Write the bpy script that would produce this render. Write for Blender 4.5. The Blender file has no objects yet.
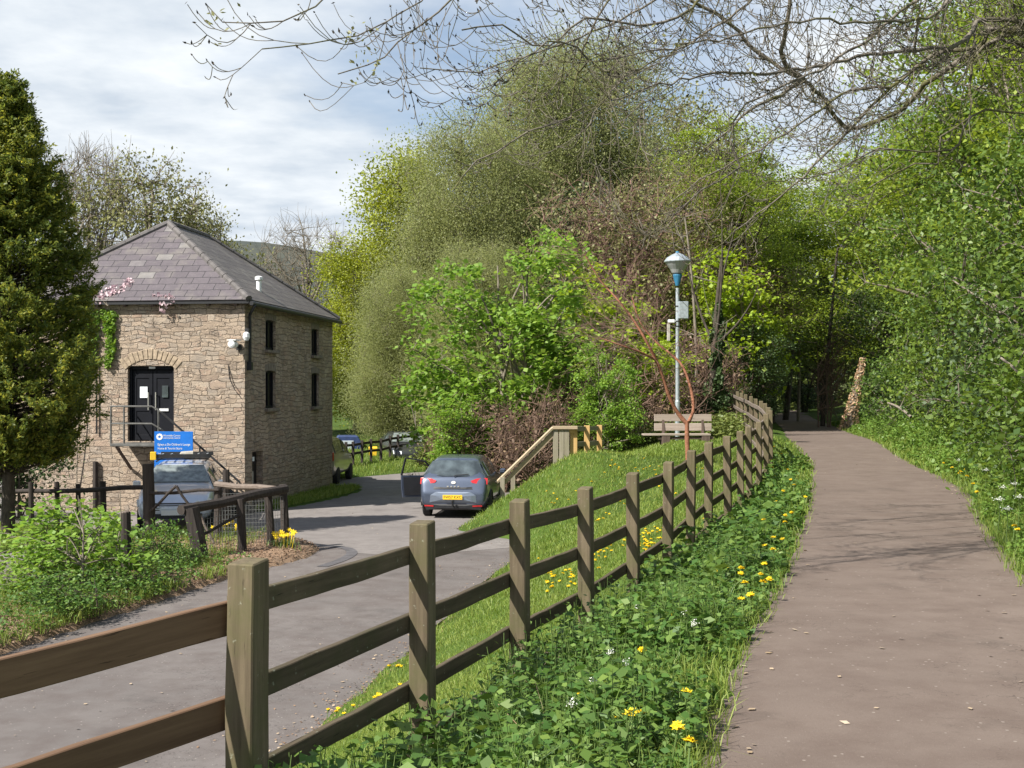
import bpy, bmesh, math, random
import numpy as np
from mathutils import Vector, Matrix, noise as mnoise
from mathutils.geometry import tessellate_polygon

SC = bpy.context.scene
COL = SC.collection
R = math.radians
F = 1250.0
EYE = 1.6
HOR = 393.0
ROADZ = -1.6

# ------------------------------------------------------------------ camera
cam = bpy.data.cameras.new('camera')
cam.sensor_width = 36.0
cam.lens = 36.0 * F / 1024.0
cam.shift_y = (HOR - 384.0) / 1024.0
cam.clip_start = 0.05
cam.clip_end = 6000
cam_o = bpy.data.objects.new('camera', cam)
cam_o.location = (0, 0, EYE)
cam_o.rotation_euler = (R(90), 0, 0)
COL.objects.link(cam_o)
SC.camera = cam_o

# ------------------------------------------------------------------ light
SUN_EL = 45.0
tos = Vector((-0.79, -0.61, 0)).normalized() * math.cos(R(SUN_EL)) + Vector((0, 0, math.sin(R(SUN_EL))))
sun = bpy.data.lights.new('sun', 'SUN')
sun.energy = 5.0
sun.angle = R(0.55)
sun.color = (1.0, 0.95, 0.86)
sun_o = bpy.data.objects.new('sun', sun)
sun_o.rotation_euler = (-tos).to_track_quat('-Z', 'Y').to_euler()
sun_o.location = (-20, -20, 40)
COL.objects.link(sun_o)

world = bpy.data.worlds.new('World')
SC.world = world
world.use_nodes = True
wt = world.node_tree
wn, wl = wt.nodes, wt.links
bg = wn['Background']
bg.inputs['Strength'].default_value = 0.08
sky = wn.new('ShaderNodeTexSky')
sky.sky_type = 'NISHITA'
sky.sun_disc = False
sky.sun_elevation = R(SUN_EL)
sky.sun_rotation = math.atan2(tos.x, tos.y)
sky.air_density = 1.0
sky.dust_density = 1.0
tc = wn.new('ShaderNodeTexCoord')
sep = wn.new('ShaderNodeSeparateXYZ')
wl.new(tc.outputs['Generated'], sep.inputs[0])
def wmath(op, a, b=None):
    n = wn.new('ShaderNodeMath'); n.operation = op
    for i, v in enumerate((a, b)):
        if v is None: continue
        if isinstance(v, (int, float)): n.inputs[i].default_value = v
        else: wl.new(v, n.inputs[i])
    return n.outputs[0]
zz = wmath('MAXIMUM', wmath('ADD', sep.outputs['Z'], 0.10), 0.02)
comb = wn.new('ShaderNodeCombineXYZ')
wl.new(wmath('DIVIDE', sep.outputs['X'], zz), comb.inputs[0])
wl.new(wmath('DIVIDE', sep.outputs['Y'], zz), comb.inputs[1])
def wnoise(scale, detail, rough, off):
    mp = wn.new('ShaderNodeMapping'); mp.inputs['Location'].default_value = off
    wl.new(comb.outputs[0], mp.inputs[0])
    n = wn.new('ShaderNodeTexNoise'); n.inputs['Scale'].default_value = scale
    n.inputs['Detail'].default_value = detail; n.inputs['Roughness'].default_value = rough
    wl.new(mp.outputs[0], n.inputs['Vector'])
    return n.outputs['Fac']
cov = wn.new('ShaderNodeMapRange'); cov.inputs[1].default_value = 0.28; cov.inputs[2].default_value = 0.50
wl.new(wnoise(0.75, 6, 0.55, (3.1, 1.7, 0)), cov.inputs[0])
shade = wn.new('ShaderNodeMapRange'); shade.inputs[1].default_value = 0.36; shade.inputs[2].default_value = 0.64
wl.new(wnoise(2.5, 7, 0.55, (7.3, 4.4, 2)), shade.inputs[0])
cmix = wn.new('ShaderNodeMix'); cmix.data_type = 'RGBA'
cmix.inputs[6].default_value = (4.3, 4.85, 5.5, 1); cmix.inputs[7].default_value = (6.5, 6.8, 7.05, 1)
wl.new(shade.outputs[0], cmix.inputs[0])
zen = wn.new('ShaderNodeMapRange'); zen.inputs[1].default_value = 0.42; zen.inputs[2].default_value = 0.75; zen.inputs[3].default_value = 1.0; zen.inputs[4].default_value = 0.2
wl.new(sep.outputs['Z'], zen.inputs[0])
covz = wmath('MULTIPLY', cov.outputs[0], zen.outputs[0])
smix = wn.new('ShaderNodeMix'); smix.data_type = 'RGBA'
wl.new(covz, smix.inputs[0])
wl.new(sky.outputs[0], smix.inputs[6]); wl.new(cmix.outputs[2], smix.inputs[7])
wl.new(smix.outputs[2], bg.inputs['Color'])

SC.view_settings.view_transform = 'Standard'
SC.view_settings.look = 'None'
SC.view_settings.exposure = 0.92
SC.view_settings.gamma = 1.0
SC.view_settings.use_curve_mapping = False
SC.render.engine = 'CYCLES'
SC.cycles.max_bounces = 6
SC.cycles.diffuse_bounces = 3
SC.cycles.glossy_bounces = 3
SC.cycles.transmission_bounces = 4
SC.cycles.transparent_max_bounces = 6
SC.cycles.use_denoising = True

# ------------------------------------------------------------------ helpers
def P(px, py, Y):
    return Vector(((px - 512.0) * Y / F, Y, EYE + (HOR - py) * Y / F))
def PX(px, Y):
    return (px - 512.0) * Y / F
def PZ(py, Y):
    return EYE + (HOR - py) * Y / F

def tag(o, label=None, cat=None, group=None, kind=None):
    if label: o['label'] = label
    if cat: o['category'] = cat
    if group: o['group'] = group
    if kind: o['kind'] = kind
    return o
def empty(name, loc, label=None, cat=None, group=None, rz=0.0):
    o = bpy.data.objects.new(name, None)
    o.location = loc
    o.rotation_euler = (0, 0, rz)
    o.empty_display_size = 0.2
    COL.objects.link(o)
    return tag(o, label, cat, group)
def link(name, me, mat=None, parent=None, loc=(0, 0, 0)):
    o = bpy.data.objects.new(name, me)
    COL.objects.link(o)
    o.location = loc
    if mat is not None:
        me.materials.append(mat)
    if parent is not None:
        o.parent = parent
    return o
def copy_tree(o, parent=None):
    c = o.copy()
    COL.objects.link(c)
    if parent is not None:
        c.parent = parent
    for ch in list(o.children):
        copy_tree(ch, c)
    return c

def np_mesh(name, V, faces):
    """faces: (n,k) int array (one k) or list of such arrays"""
    if not isinstance(faces, (list, tuple)): faces = [faces]
    faces = [f for f in faces if len(f)]
    me = bpy.data.meshes.new(name)
    V = np.asarray(V, dtype=np.float32)
    me.vertices.add(len(V)); me.vertices.foreach_set('co', V.ravel())
    idx = np.concatenate([f.ravel() for f in faces]).astype(np.int32)
    tot = np.concatenate([np.full(len(f), f.shape[1], np.int32) for f in faces])
    start = np.concatenate(([0], np.cumsum(tot)[:-1])).astype(np.int32)
    me.loops.add(len(idx)); me.loops.foreach_set('vertex_index', idx)
    me.polygons.add(len(tot)); me.polygons.foreach_set('loop_start', start)
    me.update(calc_edges=True)
    return me

def smooth(me, on=True):
    me.polygons.foreach_set('use_smooth', np.full(len(me.polygons), on, dtype=bool))
    me.update()

def box_uv(me):
    uv = me.uv_layers.new(name='UVMap')
    for p in me.polygons:
        n = p.normal
        if abs(n.z) > 0.97:
            t = Vector((1, 0, 0)); b = Vector((0, 1, 0))
        else:
            t = Vector((-n.y, n.x, 0)).normalized(); b = n.cross(t)
        for li in p.loop_indices:
            co = me.vertices[me.loops[li].vertex_index].co
            uv.data[li].uv = (co.dot(t), co.dot(b))

class MB:
    def __init__(self):
        self.v = []; self.f = []
    def add(self, vs, fs):
        k = len(self.v)
        self.v += [tuple(v) for v in vs]
        self.f += [[i + k for i in f] for f in fs]
        return self
    def box(self, c, s, M=None):
        x, y, z = s[0] / 2, s[1] / 2, s[2] / 2
        vs = [Vector((a * x, b * y, d * z)) for a in (-1, 1) for b in (-1, 1) for d in (-1, 1)]
        if M is not None: vs = [M @ v for v in vs]
        c = Vector(c)
        return self.add([v + c for v in vs], [(0, 1, 3, 2), (4, 6, 7, 5), (0, 4, 5, 1), (2, 3, 7, 6), (0, 2, 6, 4), (1, 5, 7, 3)])
    def bar(self, a, b, w, h, up=(0, 0, 1)):
        a, b = Vector(a), Vector(b)
        d = (b - a).normalized(); up = Vector(up)
        s = d.cross(up).normalized(); u = s.cross(d).normalized()
        vs = []
        for p in (a, b):
            for i, j in ((-1, -1), (1, -1), (1, 1), (-1, 1)):
                vs.append(p + s * (i * w / 2) + u * (j * h / 2))
        return self.add(vs, [(0, 3, 2, 1), (4, 5, 6, 7), (0, 1, 5, 4), (1, 2, 6, 5), (2, 3, 7, 6), (3, 0, 4, 7)])
    def tube(self, pts, r, k=8, cap=True):
        pts = [Vector(p) for p in pts]
        if not isinstance(r, (list, tuple)): r = [r] * len(pts)
        base = len(self.v)
        ref = Vector((0.13, 0.31, 0.94))
        for i, p in enumerate(pts):
            t = (pts[min(i + 1, len(pts) - 1)] - pts[max(i - 1, 0)]).normalized()
            if abs(t.dot(ref)) > 0.97: ref = Vector((0.9, 0.3, 0.1))
            s = t.cross(ref).normalized(); u = s.cross(t)
            for q in range(k):
                a = 2 * math.pi * q / k
                self.v.append(tuple(p + (s * math.cos(a) + u * math.sin(a)) * r[i]))
        for i in range(len(pts) - 1):
            for q in range(k):
                q2 = (q + 1) % k
                self.f.append([base + i * k + q, base + i * k + q2, base + (i + 1) * k + q2, base + (i + 1) * k + q])
        if cap:
            self.f.append([base + q for q in range(k)][::-1])
            self.f.append([base + (len(pts) - 1) * k + q for q in range(k)])
        return self
    def lathe(self, prof, c=(0, 0, 0), k=16, axis='Z'):
        base = len(self.v); c = Vector(c)
        for (r, z) in prof:
            for q in range(k):
                a = 2 * math.pi * q / k
                if axis == 'Z': v = Vector((r * math.cos(a), r * math.sin(a), z))
                elif axis == 'X': v = Vector((z, r * math.cos(a), r * math.sin(a)))
                else: v = Vector((r * math.cos(a), z, r * math.sin(a)))
                self.v.append(tuple(v + c))
        for i in range(len(prof) - 1):
            for q in range(k):
                q2 = (q + 1) % k
                self.f.append([base + i * k + q, base + i * k + q2, base + (i + 1) * k + q2, base + (i + 1) * k + q])
        self.f.append([base + q for q in range(k)][::-1])
        self.f.append([base + (len(prof) - 1) * k + q for q in range(k)])
        return self
    def prism(self, poly, d):
        n = len(poly); poly = [Vector(p) for p in poly]; d = Vector(d)
        return self.add(poly + [p + d for p in poly],
                        [list(range(n))[::-1], list(range(n, 2 * n))] + [(i, (i + 1) % n, n + (i + 1) % n, n + i) for i in range(n)])
    def build(self, name, mat=None, parent=None, loc=(0, 0, 0), sm=False, bevel=0.0, uv=False, jitter=0.0):
        me = bpy.data.meshes.new(name)
        me.from_pydata(self.v, [], self.f)
        bm = bmesh.new(); bm.from_mesh(me)
        bmesh.ops.recalc_face_normals(bm, faces=bm.faces)
        if bevel > 0:
            bmesh.ops.bevel(bm, geom=[e for e in bm.edges], offset=bevel, segments=1, affect='EDGES', clamp_overlap=True)
        if jitter > 0:
            for v in bm.verts:
                v.co += mnoise.noise_vector(v.co * 3.1 + Vector((len(self.v), 0, 0))) * jitter
        bm.to_mesh(me); bm.free()
        if uv: box_uv(me)
        if sm: smooth(me)
        return link(name, me, mat, parent, loc)

# ------------------------------------------------------------------ materials
class NT:
    def __init__(self, name):
        self.m = bpy.data.materials.new(name); self.m.use_nodes = True
        self.t = self.m.node_tree; self.n = self.t.nodes; self.l = self.t.links
        self.b = self.n['Principled BSDF']; self.out = self.n['Material Output']
    def node(self, typ, **kw):
        n = self.n.new(typ)
        for k, v in kw.items(): setattr(n, k, v)
        return n
    def set(self, n, key, v):
        if hasattr(v, 'is_linked') or hasattr(v, 'links'): self.l.new(v, n.inputs[key])
        else: n.inputs[key].default_value = v
    def coord(self, which='Object', scale=None, rot=None):
        c = self.node('ShaderNodeTexCoord'); o = c.outputs[which]
        if scale is not None or rot is not None:
            mp = self.node('ShaderNodeMapping')
            self.l.new(o, mp.inputs[0])
            if scale is not None: mp.inputs['Scale'].default_value = scale
            if rot is not None: mp.inputs['Rotation'].default_value = rot
            o = mp.outputs[0]
        return o
    def noise(self, vec, scale, detail=4, rough=0.55, out='Fac'):
        n = self.node('ShaderNodeTexNoise')
        if vec is not None: self.l.new(vec, n.inputs['Vector'])
        n.inputs['Scale'].default_value = scale; n.inputs['Detail'].default_value = detail; n.inputs['Roughness'].default_value = rough
        return n.outputs[out]
    def ramp(self, fac, stops):
        r = self.node('ShaderNodeValToRGB'); e = r.color_ramp.elements
        while len(e) < len(stops): e.new(0.5)
        for el, (p, c) in zip(e, stops):
            el.position = p; el.color = (c[0], c[1], c[2], 1) if len(c) == 3 else c
        self.l.new(fac, r.inputs[0]); return r.outputs[0]
    def mix(self, fac, a, b, blend='MIX'):
        m = self.node('ShaderNodeMix', data_type='RGBA', blend_type=blend)
        self.set(m, 0, fac)
        for i, v in ((6, a), (7, b)):
            if isinstance(v, tuple): m.inputs[i].default_value = (*v[:3], 1)
            else: self.l.new(v, m.inputs[i])
        return m.outputs[2]
    def math(self, op, a, b=0.5):
        m = self.node('ShaderNodeMath', operation=op)
        self.set(m, 0, a); self.set(m, 1, b); return m.outputs[0]
    def rng(self, v, a, b, c=0.0, d=1.0):
        m = self.node('ShaderNodeMapRange')
        self.l.new(v, m.inputs[0])
        for i, x in enumerate((a, b, c, d)): m.inputs[i + 1].default_value = x
        return m.outputs[0]
    def bump(self, h, strength=0.4, dist=0.02):
        b = self.node('ShaderNodeBump'); b.inputs['Strength'].default_value = strength; b.inputs['Distance'].default_value = dist
        self.l.new(h, b.inputs['Height']); self.l.new(b.outputs[0], self.b.inputs['Normal'])
    def base(self, c):
        if isinstance(c, tuple): self.b.inputs['Base Color'].default_value = (*c[:3], 1)
        else: self.l.new(c, self.b.inputs['Base Color'])
    def p(self, **kw):
        names = dict(rough='Roughness', metal='Metallic', spec='Specular IOR Level', coat='Coat Weight', trans='Transmission Weight', ior='IOR')
        for k, v in kw.items(): self.set(self.b, names[k], v)

def plain(name, c, rough=0.6, metal=0.0, var=0.25, scale=6.0, coat=0.0, spec=0.5, bump=0.0):
    t = NT(name)
    n = t.noise(t.coord('Object'), scale, 5)
    lo = tuple(x * (1 - var) for x in c); hi = tuple(min(1, x * (1 + var)) for x in c)
    t.base(t.ramp(n, [(0.3, lo), (0.7, hi)]))
    t.p(rough=rough, metal=metal, coat=coat, spec=spec)
    if bump: t.bump(n, bump, 0.01)
    return t.m

def leafmat(name, ca, cb, cc=None, trans=0.3, rough=0.5, patch=0.25, wpatch=0.6):
    t = NT(name)
    geo = t.node('ShaderNodeNewGeometry')
    rnd = geo.outputs['Random Per Island']
    cc = cc or tuple((a + b) / 2 for a, b in zip(ca, cb))
    col = t.ramp(rnd, [(0.0, ca), (0.5, cc), (1.0, cb)])
    pn = t.noise(t.coord('Object'), patch, 3)
    col = t.mix(t.rng(pn, 0.35, 0.65, 0, wpatch), col, ca)
    t.base(col)
    t.p(rough=rough, spec=0.35)
    tr = t.node('ShaderNodeBsdfTranslucent')
    h = t.node('ShaderNodeHueSaturation'); h.inputs['Value'].default_value = 1.5; h.inputs['Saturation'].default_value = 1.05
    h.inputs['Hue'].default_value = 0.485
    t.l.new(col, h.inputs['Color']); t.l.new(h.outputs[0], tr.inputs['Color'])
    mx = t.node('ShaderNodeMixShader'); mx.inputs[0].default_value = trans
    t.l.new(t.b.outputs[0], mx.inputs[1]); t.l.new(tr.outputs[0], mx.inputs[2])
    t.l.new(mx.outputs[0], t.out.inputs['Surface'])
    return t.m

def barkmat(name, ca, cb, scale=(9, 9, 2.5), bump=0.6, moss=None):
    t = NT(name)
    v = t.coord('Object', scale)
    n = t.noise(v, 2.2, 6, 0.65)
    col = t.ramp(n, [(0.3, ca), (0.7, cb)])
    if moss:
        col = t.mix(t.rng(t.noise(t.coord('Object'), 1.6, 4), 0.5, 0.62, 0, 0.8), col, moss)
    t.base(col); t.p(rough=0.9, spec=0.2); t.bump(n, bump, 0.02)
    return t.m

def woodmat(name, ca, cb, moss=None, mossamt=0.5, axis='X', rough=0.8):
    t = NT(name)
    sc = {'X': (1.2, 22, 22), 'Y': (22, 1.2, 22), 'Z': (22, 22, 1.2)}[axis]
    oi = t.node('ShaderNodeObjectInfo')
    add = t.node('ShaderNodeVectorMath', operation='ADD')
    t.l.new(t.coord('Object', sc), add.inputs[0])
    cmb = t.node('ShaderNodeCombineXYZ')
    r50 = t.math('MULTIPLY', oi.outputs['Random'], 50.0)
    for i in range(3): t.l.new(r50, cmb.inputs[i])
    t.l.new(cmb.outputs[0], add.inputs[1])
    n = t.noise(add.outputs[0], 1.0, 7, 0.62)
    col = t.ramp(n, [(0.28, ca), (0.72, cb)])
    col = t.mix(t.math('MULTIPLY', oi.outputs['Random'], 0.35), col, ca)
    if moss:
        sp = t.noise(t.coord('Object', (3, 3, 3)), 1.3, 6, 0.65)
        col = t.mix(t.rng(sp, 0.42, 0.66, 0, mossamt), col, moss)
        lich = t.noise(t.coord('Object', (14, 14, 14)), 2.0, 4, 0.6)
        col = t.mix(t.rng(lich, 0.66, 0.72, 0, 0.5), col, (0.30, 0.31, 0.24))
    crk = t.noise(add.outputs[0], 3.2, 5, 0.6)
    col = t.mix(t.rng(crk, 0.30, 0.36, 0.85, 0), col, tuple(x * 0.3 for x in ca))
    t.base(col); t.p(rough=rough, spec=0.25); t.bump(n, 0.35, 0.006)
    return t.m

# stone walls
def stone():
    t = NT('rubble_stone')
    uv = t.coord('UV')
    def warp(src, scale, amt):
        dn = t.node('ShaderNodeTexNoise'); t.l.new(src, dn.inputs['Vector']); dn.inputs['Scale'].default_value = scale; dn.inputs['Detail'].default_value = 3
        sub = t.node('ShaderNodeVectorMath', operation='SUBTRACT'); t.l.new(dn.outputs['Color'], sub.inputs[0]); sub.inputs[1].default_value = (0.5, 0.5, 0.5)
        scl = t.node('ShaderNodeVectorMath', operation='SCALE'); t.l.new(sub.outputs[0], scl.inputs[0]); scl.inputs['Scale'].default_value = amt
        ad = t.node('ShaderNodeVectorMath', operation='ADD'); t.l.new(src, ad.inputs[0]); t.l.new(scl.outputs[0], ad.inputs[1])
        return ad.outputs[0]
    wv = warp(warp(uv, 1.6, 0.26), 9.0, 0.075)
    def courses(w, h, off):
        b = t.node('ShaderNodeTexBrick'); mp = t.node('ShaderNodeMapping'); mp.inputs['Location'].default_value = (off, off * 1.7, 0)
        t.l.new(wv, mp.inputs[0]); t.l.new(mp.outputs[0], b.inputs['Vector'])
        b.offset = 0.43; b.offset_frequency = 2; b.squash = 0.62; b.squash_frequency = 3
        b.inputs['Scale'].default_value = 1.0; b.inputs['Brick Width'].default_value = w; b.inputs['Row Height'].default_value = h
        b.inputs['Mortar Size'].default_value = 0.014; b.inputs['Mortar Smooth'].default_value = 1.0; b.inputs['Bias'].default_value = 0.0
        b.inputs['Color1'].default_value = (0, 0, 0, 1); b.inputs['Color2'].default_value = (1, 1, 1, 1); b.inputs['Mortar'].default_value = (0.45, 0.45, 0.45, 1)
        return b
    ba, bb_ = courses(0.50, 0.175, 0.0), courses(0.33, 0.115, 3.7)
    msk = t.rng(t.noise(uv, 1.3, 3), 0.46, 0.50, 0, 1)
    colr = t.mix(msk, ba.outputs['Color'], bb_.outputs['Color'])
    sc = t.node('ShaderNodeSeparateColor'); t.l.new(colr, sc.inputs[0])
    fm = t.node('ShaderNodeMix', data_type='FLOAT'); t.l.new(msk, fm.inputs[0]); t.l.new(ba.outputs['Fac'], fm.inputs[2]); t.l.new(bb_.outputs['Fac'], fm.inputs[3])
    mfac = fm.outputs[0]
    col = t.ramp(sc.outputs[0], [(0.0, (0.15, 0.122, 0.105)), (0.2, (0.36, 0.285, 0.225)), (0.38, (0.44, 0.355, 0.285)), (0.55, (0.25, 0.228, 0.21)), (0.75, (0.50, 0.425, 0.35)), (0.9, (0.34, 0.23, 0.18)), (1.0, (0.21, 0.17, 0.145))])
    fine = t.noise(uv, 34, 6, 0.7)
    col = t.mix(t.rng(fine, 0.3, 0.7, 0.0, 0.55), col, (0.16, 0.125, 0.095))
    col = t.mix(t.rng(t.noise(uv, 0.9, 5, 0.6), 0.48, 0.72, 0.0, 0.5), col, (0.44, 0.36, 0.27))
    col = t.mix(t.rng(t.noise(uv, 1.7, 5, 0.65), 0.52, 0.66, 0.0, 0.68), col, (0.12, 0.10, 0.09))
    col = t.mix(t.rng(t.noise(t.coord('UV', (1.2, 6.0, 1.0)), 3.0, 6, 0.7), 0.35, 0.7, 0.0, 0.6), col, (0.56, 0.445, 0.33))
    mort = mfac
    col = t.mix(t.math('MULTIPLY', mort, t.rng(t.noise(uv, 2.4, 4), 0.35, 0.65, 0.12, 0.62)), col, (0.19, 0.15, 0.12))
    t.base(col); t.p(rough=0.92, spec=0.2)
    hgt = t.math('SUBTRACT', t.math('MULTIPLY', fine, 0.7), mfac)
    hgt = t.math('ADD', hgt, t.math('MULTIPLY', sc.outputs[0], 0.6))
    t.bump(hgt, 0.9, 0.06)
    return t.m

def slate(name, base, lite):
    t = NT(name)
    uv = t.coord('UV')
    dn = t.node('ShaderNodeTexNoise'); t.l.new(uv, dn.inputs['Vector']); dn.inputs['Scale'].default_value = 5.0
    sb = t.node('ShaderNodeVectorMath', operation='SUBTRACT'); t.l.new(dn.outputs['Color'], sb.inputs[0]); sb.inputs[1].default_value = (.5, .5, .5)
    sl_ = t.node('ShaderNodeVectorMath', operation='SCALE'); t.l.new(sb.outputs[0], sl_.inputs[0]); sl_.inputs['Scale'].default_value = 0.05
    av = t.node('ShaderNodeVectorMath', operation='ADD'); t.l.new(uv, av.inputs[0]); t.l.new(sl_.outputs[0], av.inputs[1])
    b = t.node('ShaderNodeTexBrick'); t.l.new(av.outputs[0], b.inputs['Vector'])
    b.offset = 0.5; b.inputs['Scale'].default_value = 1.0
    b.inputs['Brick Width'].default_value = 0.47; b.inputs['Row Height'].default_value = 0.30
    b.inputs['Mortar Size'].default_value = 0.008; b.inputs['Mortar Smooth'].default_value = 0.2; b.inputs['Bias'].default_value = 0.0
    b.inputs['Color1'].default_value = (0, 0, 0, 1); b.inputs['Color2'].default_value = (1, 1, 1, 1); b.inputs['Mortar'].default_value = (0.5, 0.5, 0.5, 1)
    sc = t.node('ShaderNodeSeparateColor'); t.l.new(b.outputs['Color'], sc.inputs[0])
    col = t.ramp(sc.outputs[0], [(0.0, tuple(x * 0.88 for x in base)), (0.45, base), (0.90, tuple(x * 1.08 for x in base)), (0.955, lite), (1.0, lite)])
    n = t.noise(uv, 5, 6, 0.65)
    col = t.mix(t.rng(n, 0.35, 0.75, 0, 0.55), col, tuple(x * 0.6 for x in base))
    col = t.mix(t.rng(t.noise(uv, 1.1, 5, 0.6), 0.5, 0.68, 0, 0.55), col, (0.20, 0.185, 0.155))
    col = t.mix(t.rng(t.noise(uv, 16, 5, 0.7), 0.6, 0.72, 0, 0.6), col, (0.27, 0.26, 0.21))
    col = t.mix(b.outputs['Fac'], col, (0.02, 0.02, 0.022))
    t.base(col); t.p(rough=0.62, spec=0.4)
    # each course tilts: height ramps down the slate
    sx = t.node('ShaderNodeSeparateXYZ'); t.l.new(uv, sx.inputs[0])
    fr = t.math('FRACT', t.math('DIVIDE', sx.outputs[1], 0.30), 0)
    h = t.math('SUBTRACT', t.math('MULTIPLY', fr, -0.6), t.math('MULTIPLY', b.outputs['Fac'], 0.6))
    h = t.math('ADD', h, t.math('MULTIPLY', n, 0.3)); h = t.math('ADD', h, t.math('MULTIPLY', sc.outputs[0], 0.3))
    t.bump(h, 0.8, 0.02)
    return t.m

def tarmac(name, ca, cb, fleck, warm):
    t = NT(name)
    v = t.coord('Object')
    big = t.noise(v, 0.35, 6, 0.6); med = t.noise(v, 2.3, 6, 0.65); fine = t.noise(v, 90, 4, 0.7)
    col = t.ramp(big, [(0.3, ca), (0.7, cb)])
    col = t.mix(t.rng(med, 0.40, 0.66, 0, 0.75), col, warm)
    st = t.noise(v, 0.9, 7, 0.7)
    col = t.mix(t.rng(st, 0.56, 0.66, 0, 0.45), col, tuple(x * 0.62 for x in ca))
    col = t.mix(t.rng(fine, 0.62, 0.78, 0, 0.8), col, fleck)
    col = t.mix(t.rng(fine, 0.22, 0.42, 0.65, 0), col, tuple(x * 0.45 for x in ca))
    ck = t.node('ShaderNodeTexVoronoi', feature='DISTANCE_TO_EDGE'); t.l.new(t.noise(v, 1.1, 5, 0.6, 'Color'), ck.inputs['Vector']); ck.inputs['Scale'].default_value = 5.0
    crk = t.math('MULTIPLY', t.rng(ck.outputs['Distance'], 0.004, 0.016, 1, 0), t.rng(t.noise(v, 0.5, 3), 0.5, 0.6, 0, 0.55))
    col = t.mix(crk, col, tuple(x * 0.4 for x in ca))
    vz = t.node('ShaderNodeTexVoronoi'); t.l.new(v, vz.inputs['Vector']); vz.inputs['Scale'].default_value = 26.0
    sc = t.node('ShaderNodeSeparateColor'); t.l.new(vz.outputs['Color'], sc.inputs[0])
    spk = t.math('MULTIPLY', t.math('GREATER_THAN', sc.outputs[0], 0.92), t.math('LESS_THAN', vz.outputs['Distance'], 0.22))
    col = t.mix(t.math('MULTIPLY', spk, 0.7), col, fleck)
    t.base(col); t.p(rough=0.93, spec=0.25); t.bump(fine, 0.5, 0.006)
    return t.m

M = {}
M['stone'] = stone()
M['slate_front'] = slate('slate_purple', (0.106, 0.091, 0.101), (0.19, 0.18, 0.175))
M['slate_side'] = slate('slate_grey', (0.105, 0.090, 0.080), (0.14, 0.125, 0.11))
M['road'] = tarmac('road_tarmac', (0.116, 0.104, 0.100), (0.162, 0.145, 0.138), (0.29, 0.265, 0.24), (0.100, 0.083, 0.078))
M['yard'] = tarmac('yard_tarmac', (0.165, 0.150, 0.145), (0.225, 0.205, 0.195), (0.36, 0.34, 0.31), (0.145, 0.130, 0.124))
M['path'] = tarmac('path_tarmac', (0.130, 0.101, 0.085), (0.170, 0.133, 0.112), (0.29, 0.25, 0.215), (0.112, 0.083, 0.069))
M['seam'] = plain('tar_seam', (0.085, 0.08, 0.085), 0.8, var=0.3)
M['post'] = woodmat('weathered_post', (0.066, 0.050, 0.032), (0.215, 0.170, 0.110), (0.085, 0.085, 0.034), 0.72, 'Z')
M['rail'] = woodmat('weathered_rail', (0.040, 0.029, 0.019), (0.135, 0.105, 0.068), (0.050, 0.052, 0.022), 0.5, 'X')
M['newrail'] = woodmat('brown_rail', (0.085, 0.047, 0.028), (0.20, 0.125, 0.075), None, 0, 'X')
M['darkwood'] = woodmat('dark_log', (0.022, 0.018, 0.017), (0.07, 0.057, 0.05), None, 0, 'Z')
M['greylog_sunlit_rail'] = woodmat('grey_log_sunlit_rail', (0.11, 0.085, 0.072), (0.23, 0.19, 0.16), None, 0, 'X')
M['palewood'] = woodmat('pale_deal', (0.30, 0.23, 0.15), (0.47, 0.38, 0.27), None, 0, 'X')
M['greyboard'] = woodmat('grey_board', (0.20, 0.175, 0.13), (0.33, 0.30, 0.235), (0.20, 0.20, 0.10), 0.3, 'Z')
M['newpine'] = woodmat('new_pine', (0.46, 0.29, 0.11), (0.60, 0.41, 0.19), None, 0, 'Z')
M['benchwood'] = woodmat('bench_board', (0.25, 0.20, 0.165), (0.42, 0.36, 0.31), None, 0, 'X')
M['benchleg'] = woodmat('bench_leg', (0.07, 0.05, 0.042), (0.15, 0.11, 0.09), None, 0, 'Z')
M['blackpaint'] = plain('black_paint', (0.005, 0.006, 0.010), 0.6, var=0.2, spec=0.2)
M['railpaint'] = plain('grey_rail_paint', (0.10, 0.10, 0.095), 0.5, var=0.3)
M['darkiron'] = plain('dark_iron', (0.02, 0.02, 0.021), 0.5, var=0.3)
M['steel'] = plain('galvanised_steel', (0.42, 0.47, 0.50), 0.45, 0.55, var=0.2, scale=14)
M['bluemetal'] = plain('blue_metal', (0.035, 0.17, 0.30), 0.4, var=0.2)
M['whiteplastic'] = plain('white_plastic', (0.72, 0.73, 0.74), 0.45, var=0.06)
M['paper'] = plain('white_paper', (0.78, 0.84, 0.90), 0.7, var=0.04)
M['chrome'] = plain('brushed_steel', (0.62, 0.60, 0.55), 0.35, 0.7, var=0.1)
M['windowdark'] = plain('dark_timber_window', (0.006, 0.006, 0.008), 0.3, var=0.25)
M['sill'] = plain('stone_sill', (0.17, 0.145, 0.12), 0.9, var=0.3, bump=0.3)
M['arch'] = plain('arch_stone', (0.33, 0.26, 0.185), 0.9, var=0.35, scale=9, bump=0.4)
M['ridge'] = plain('ridge_tile', (0.10, 0.092, 0.09), 0.8, var=0.35, scale=5, bump=0.4)
M['signblue'] = plain('blue_sign', (0.003, 0.13, 0.50), 0.5, var=0.08)
M['mulch'] = plain('bark_mulch', (0.235, 0.155, 0.098), 0.95, var=0.45, scale=40, bump=0.8)
M['tyre'] = plain('tyre_rubber', (0.018, 0.018, 0.019), 0.85, var=0.2)
M['alloy'] = plain('alloy_rim', (0.48, 0.49, 0.51), 0.35, 0.75, var=0.1)
M['cardark'] = plain('dark_trim', (0.016, 0.017, 0.02), 0.5, var=0.2)
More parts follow.
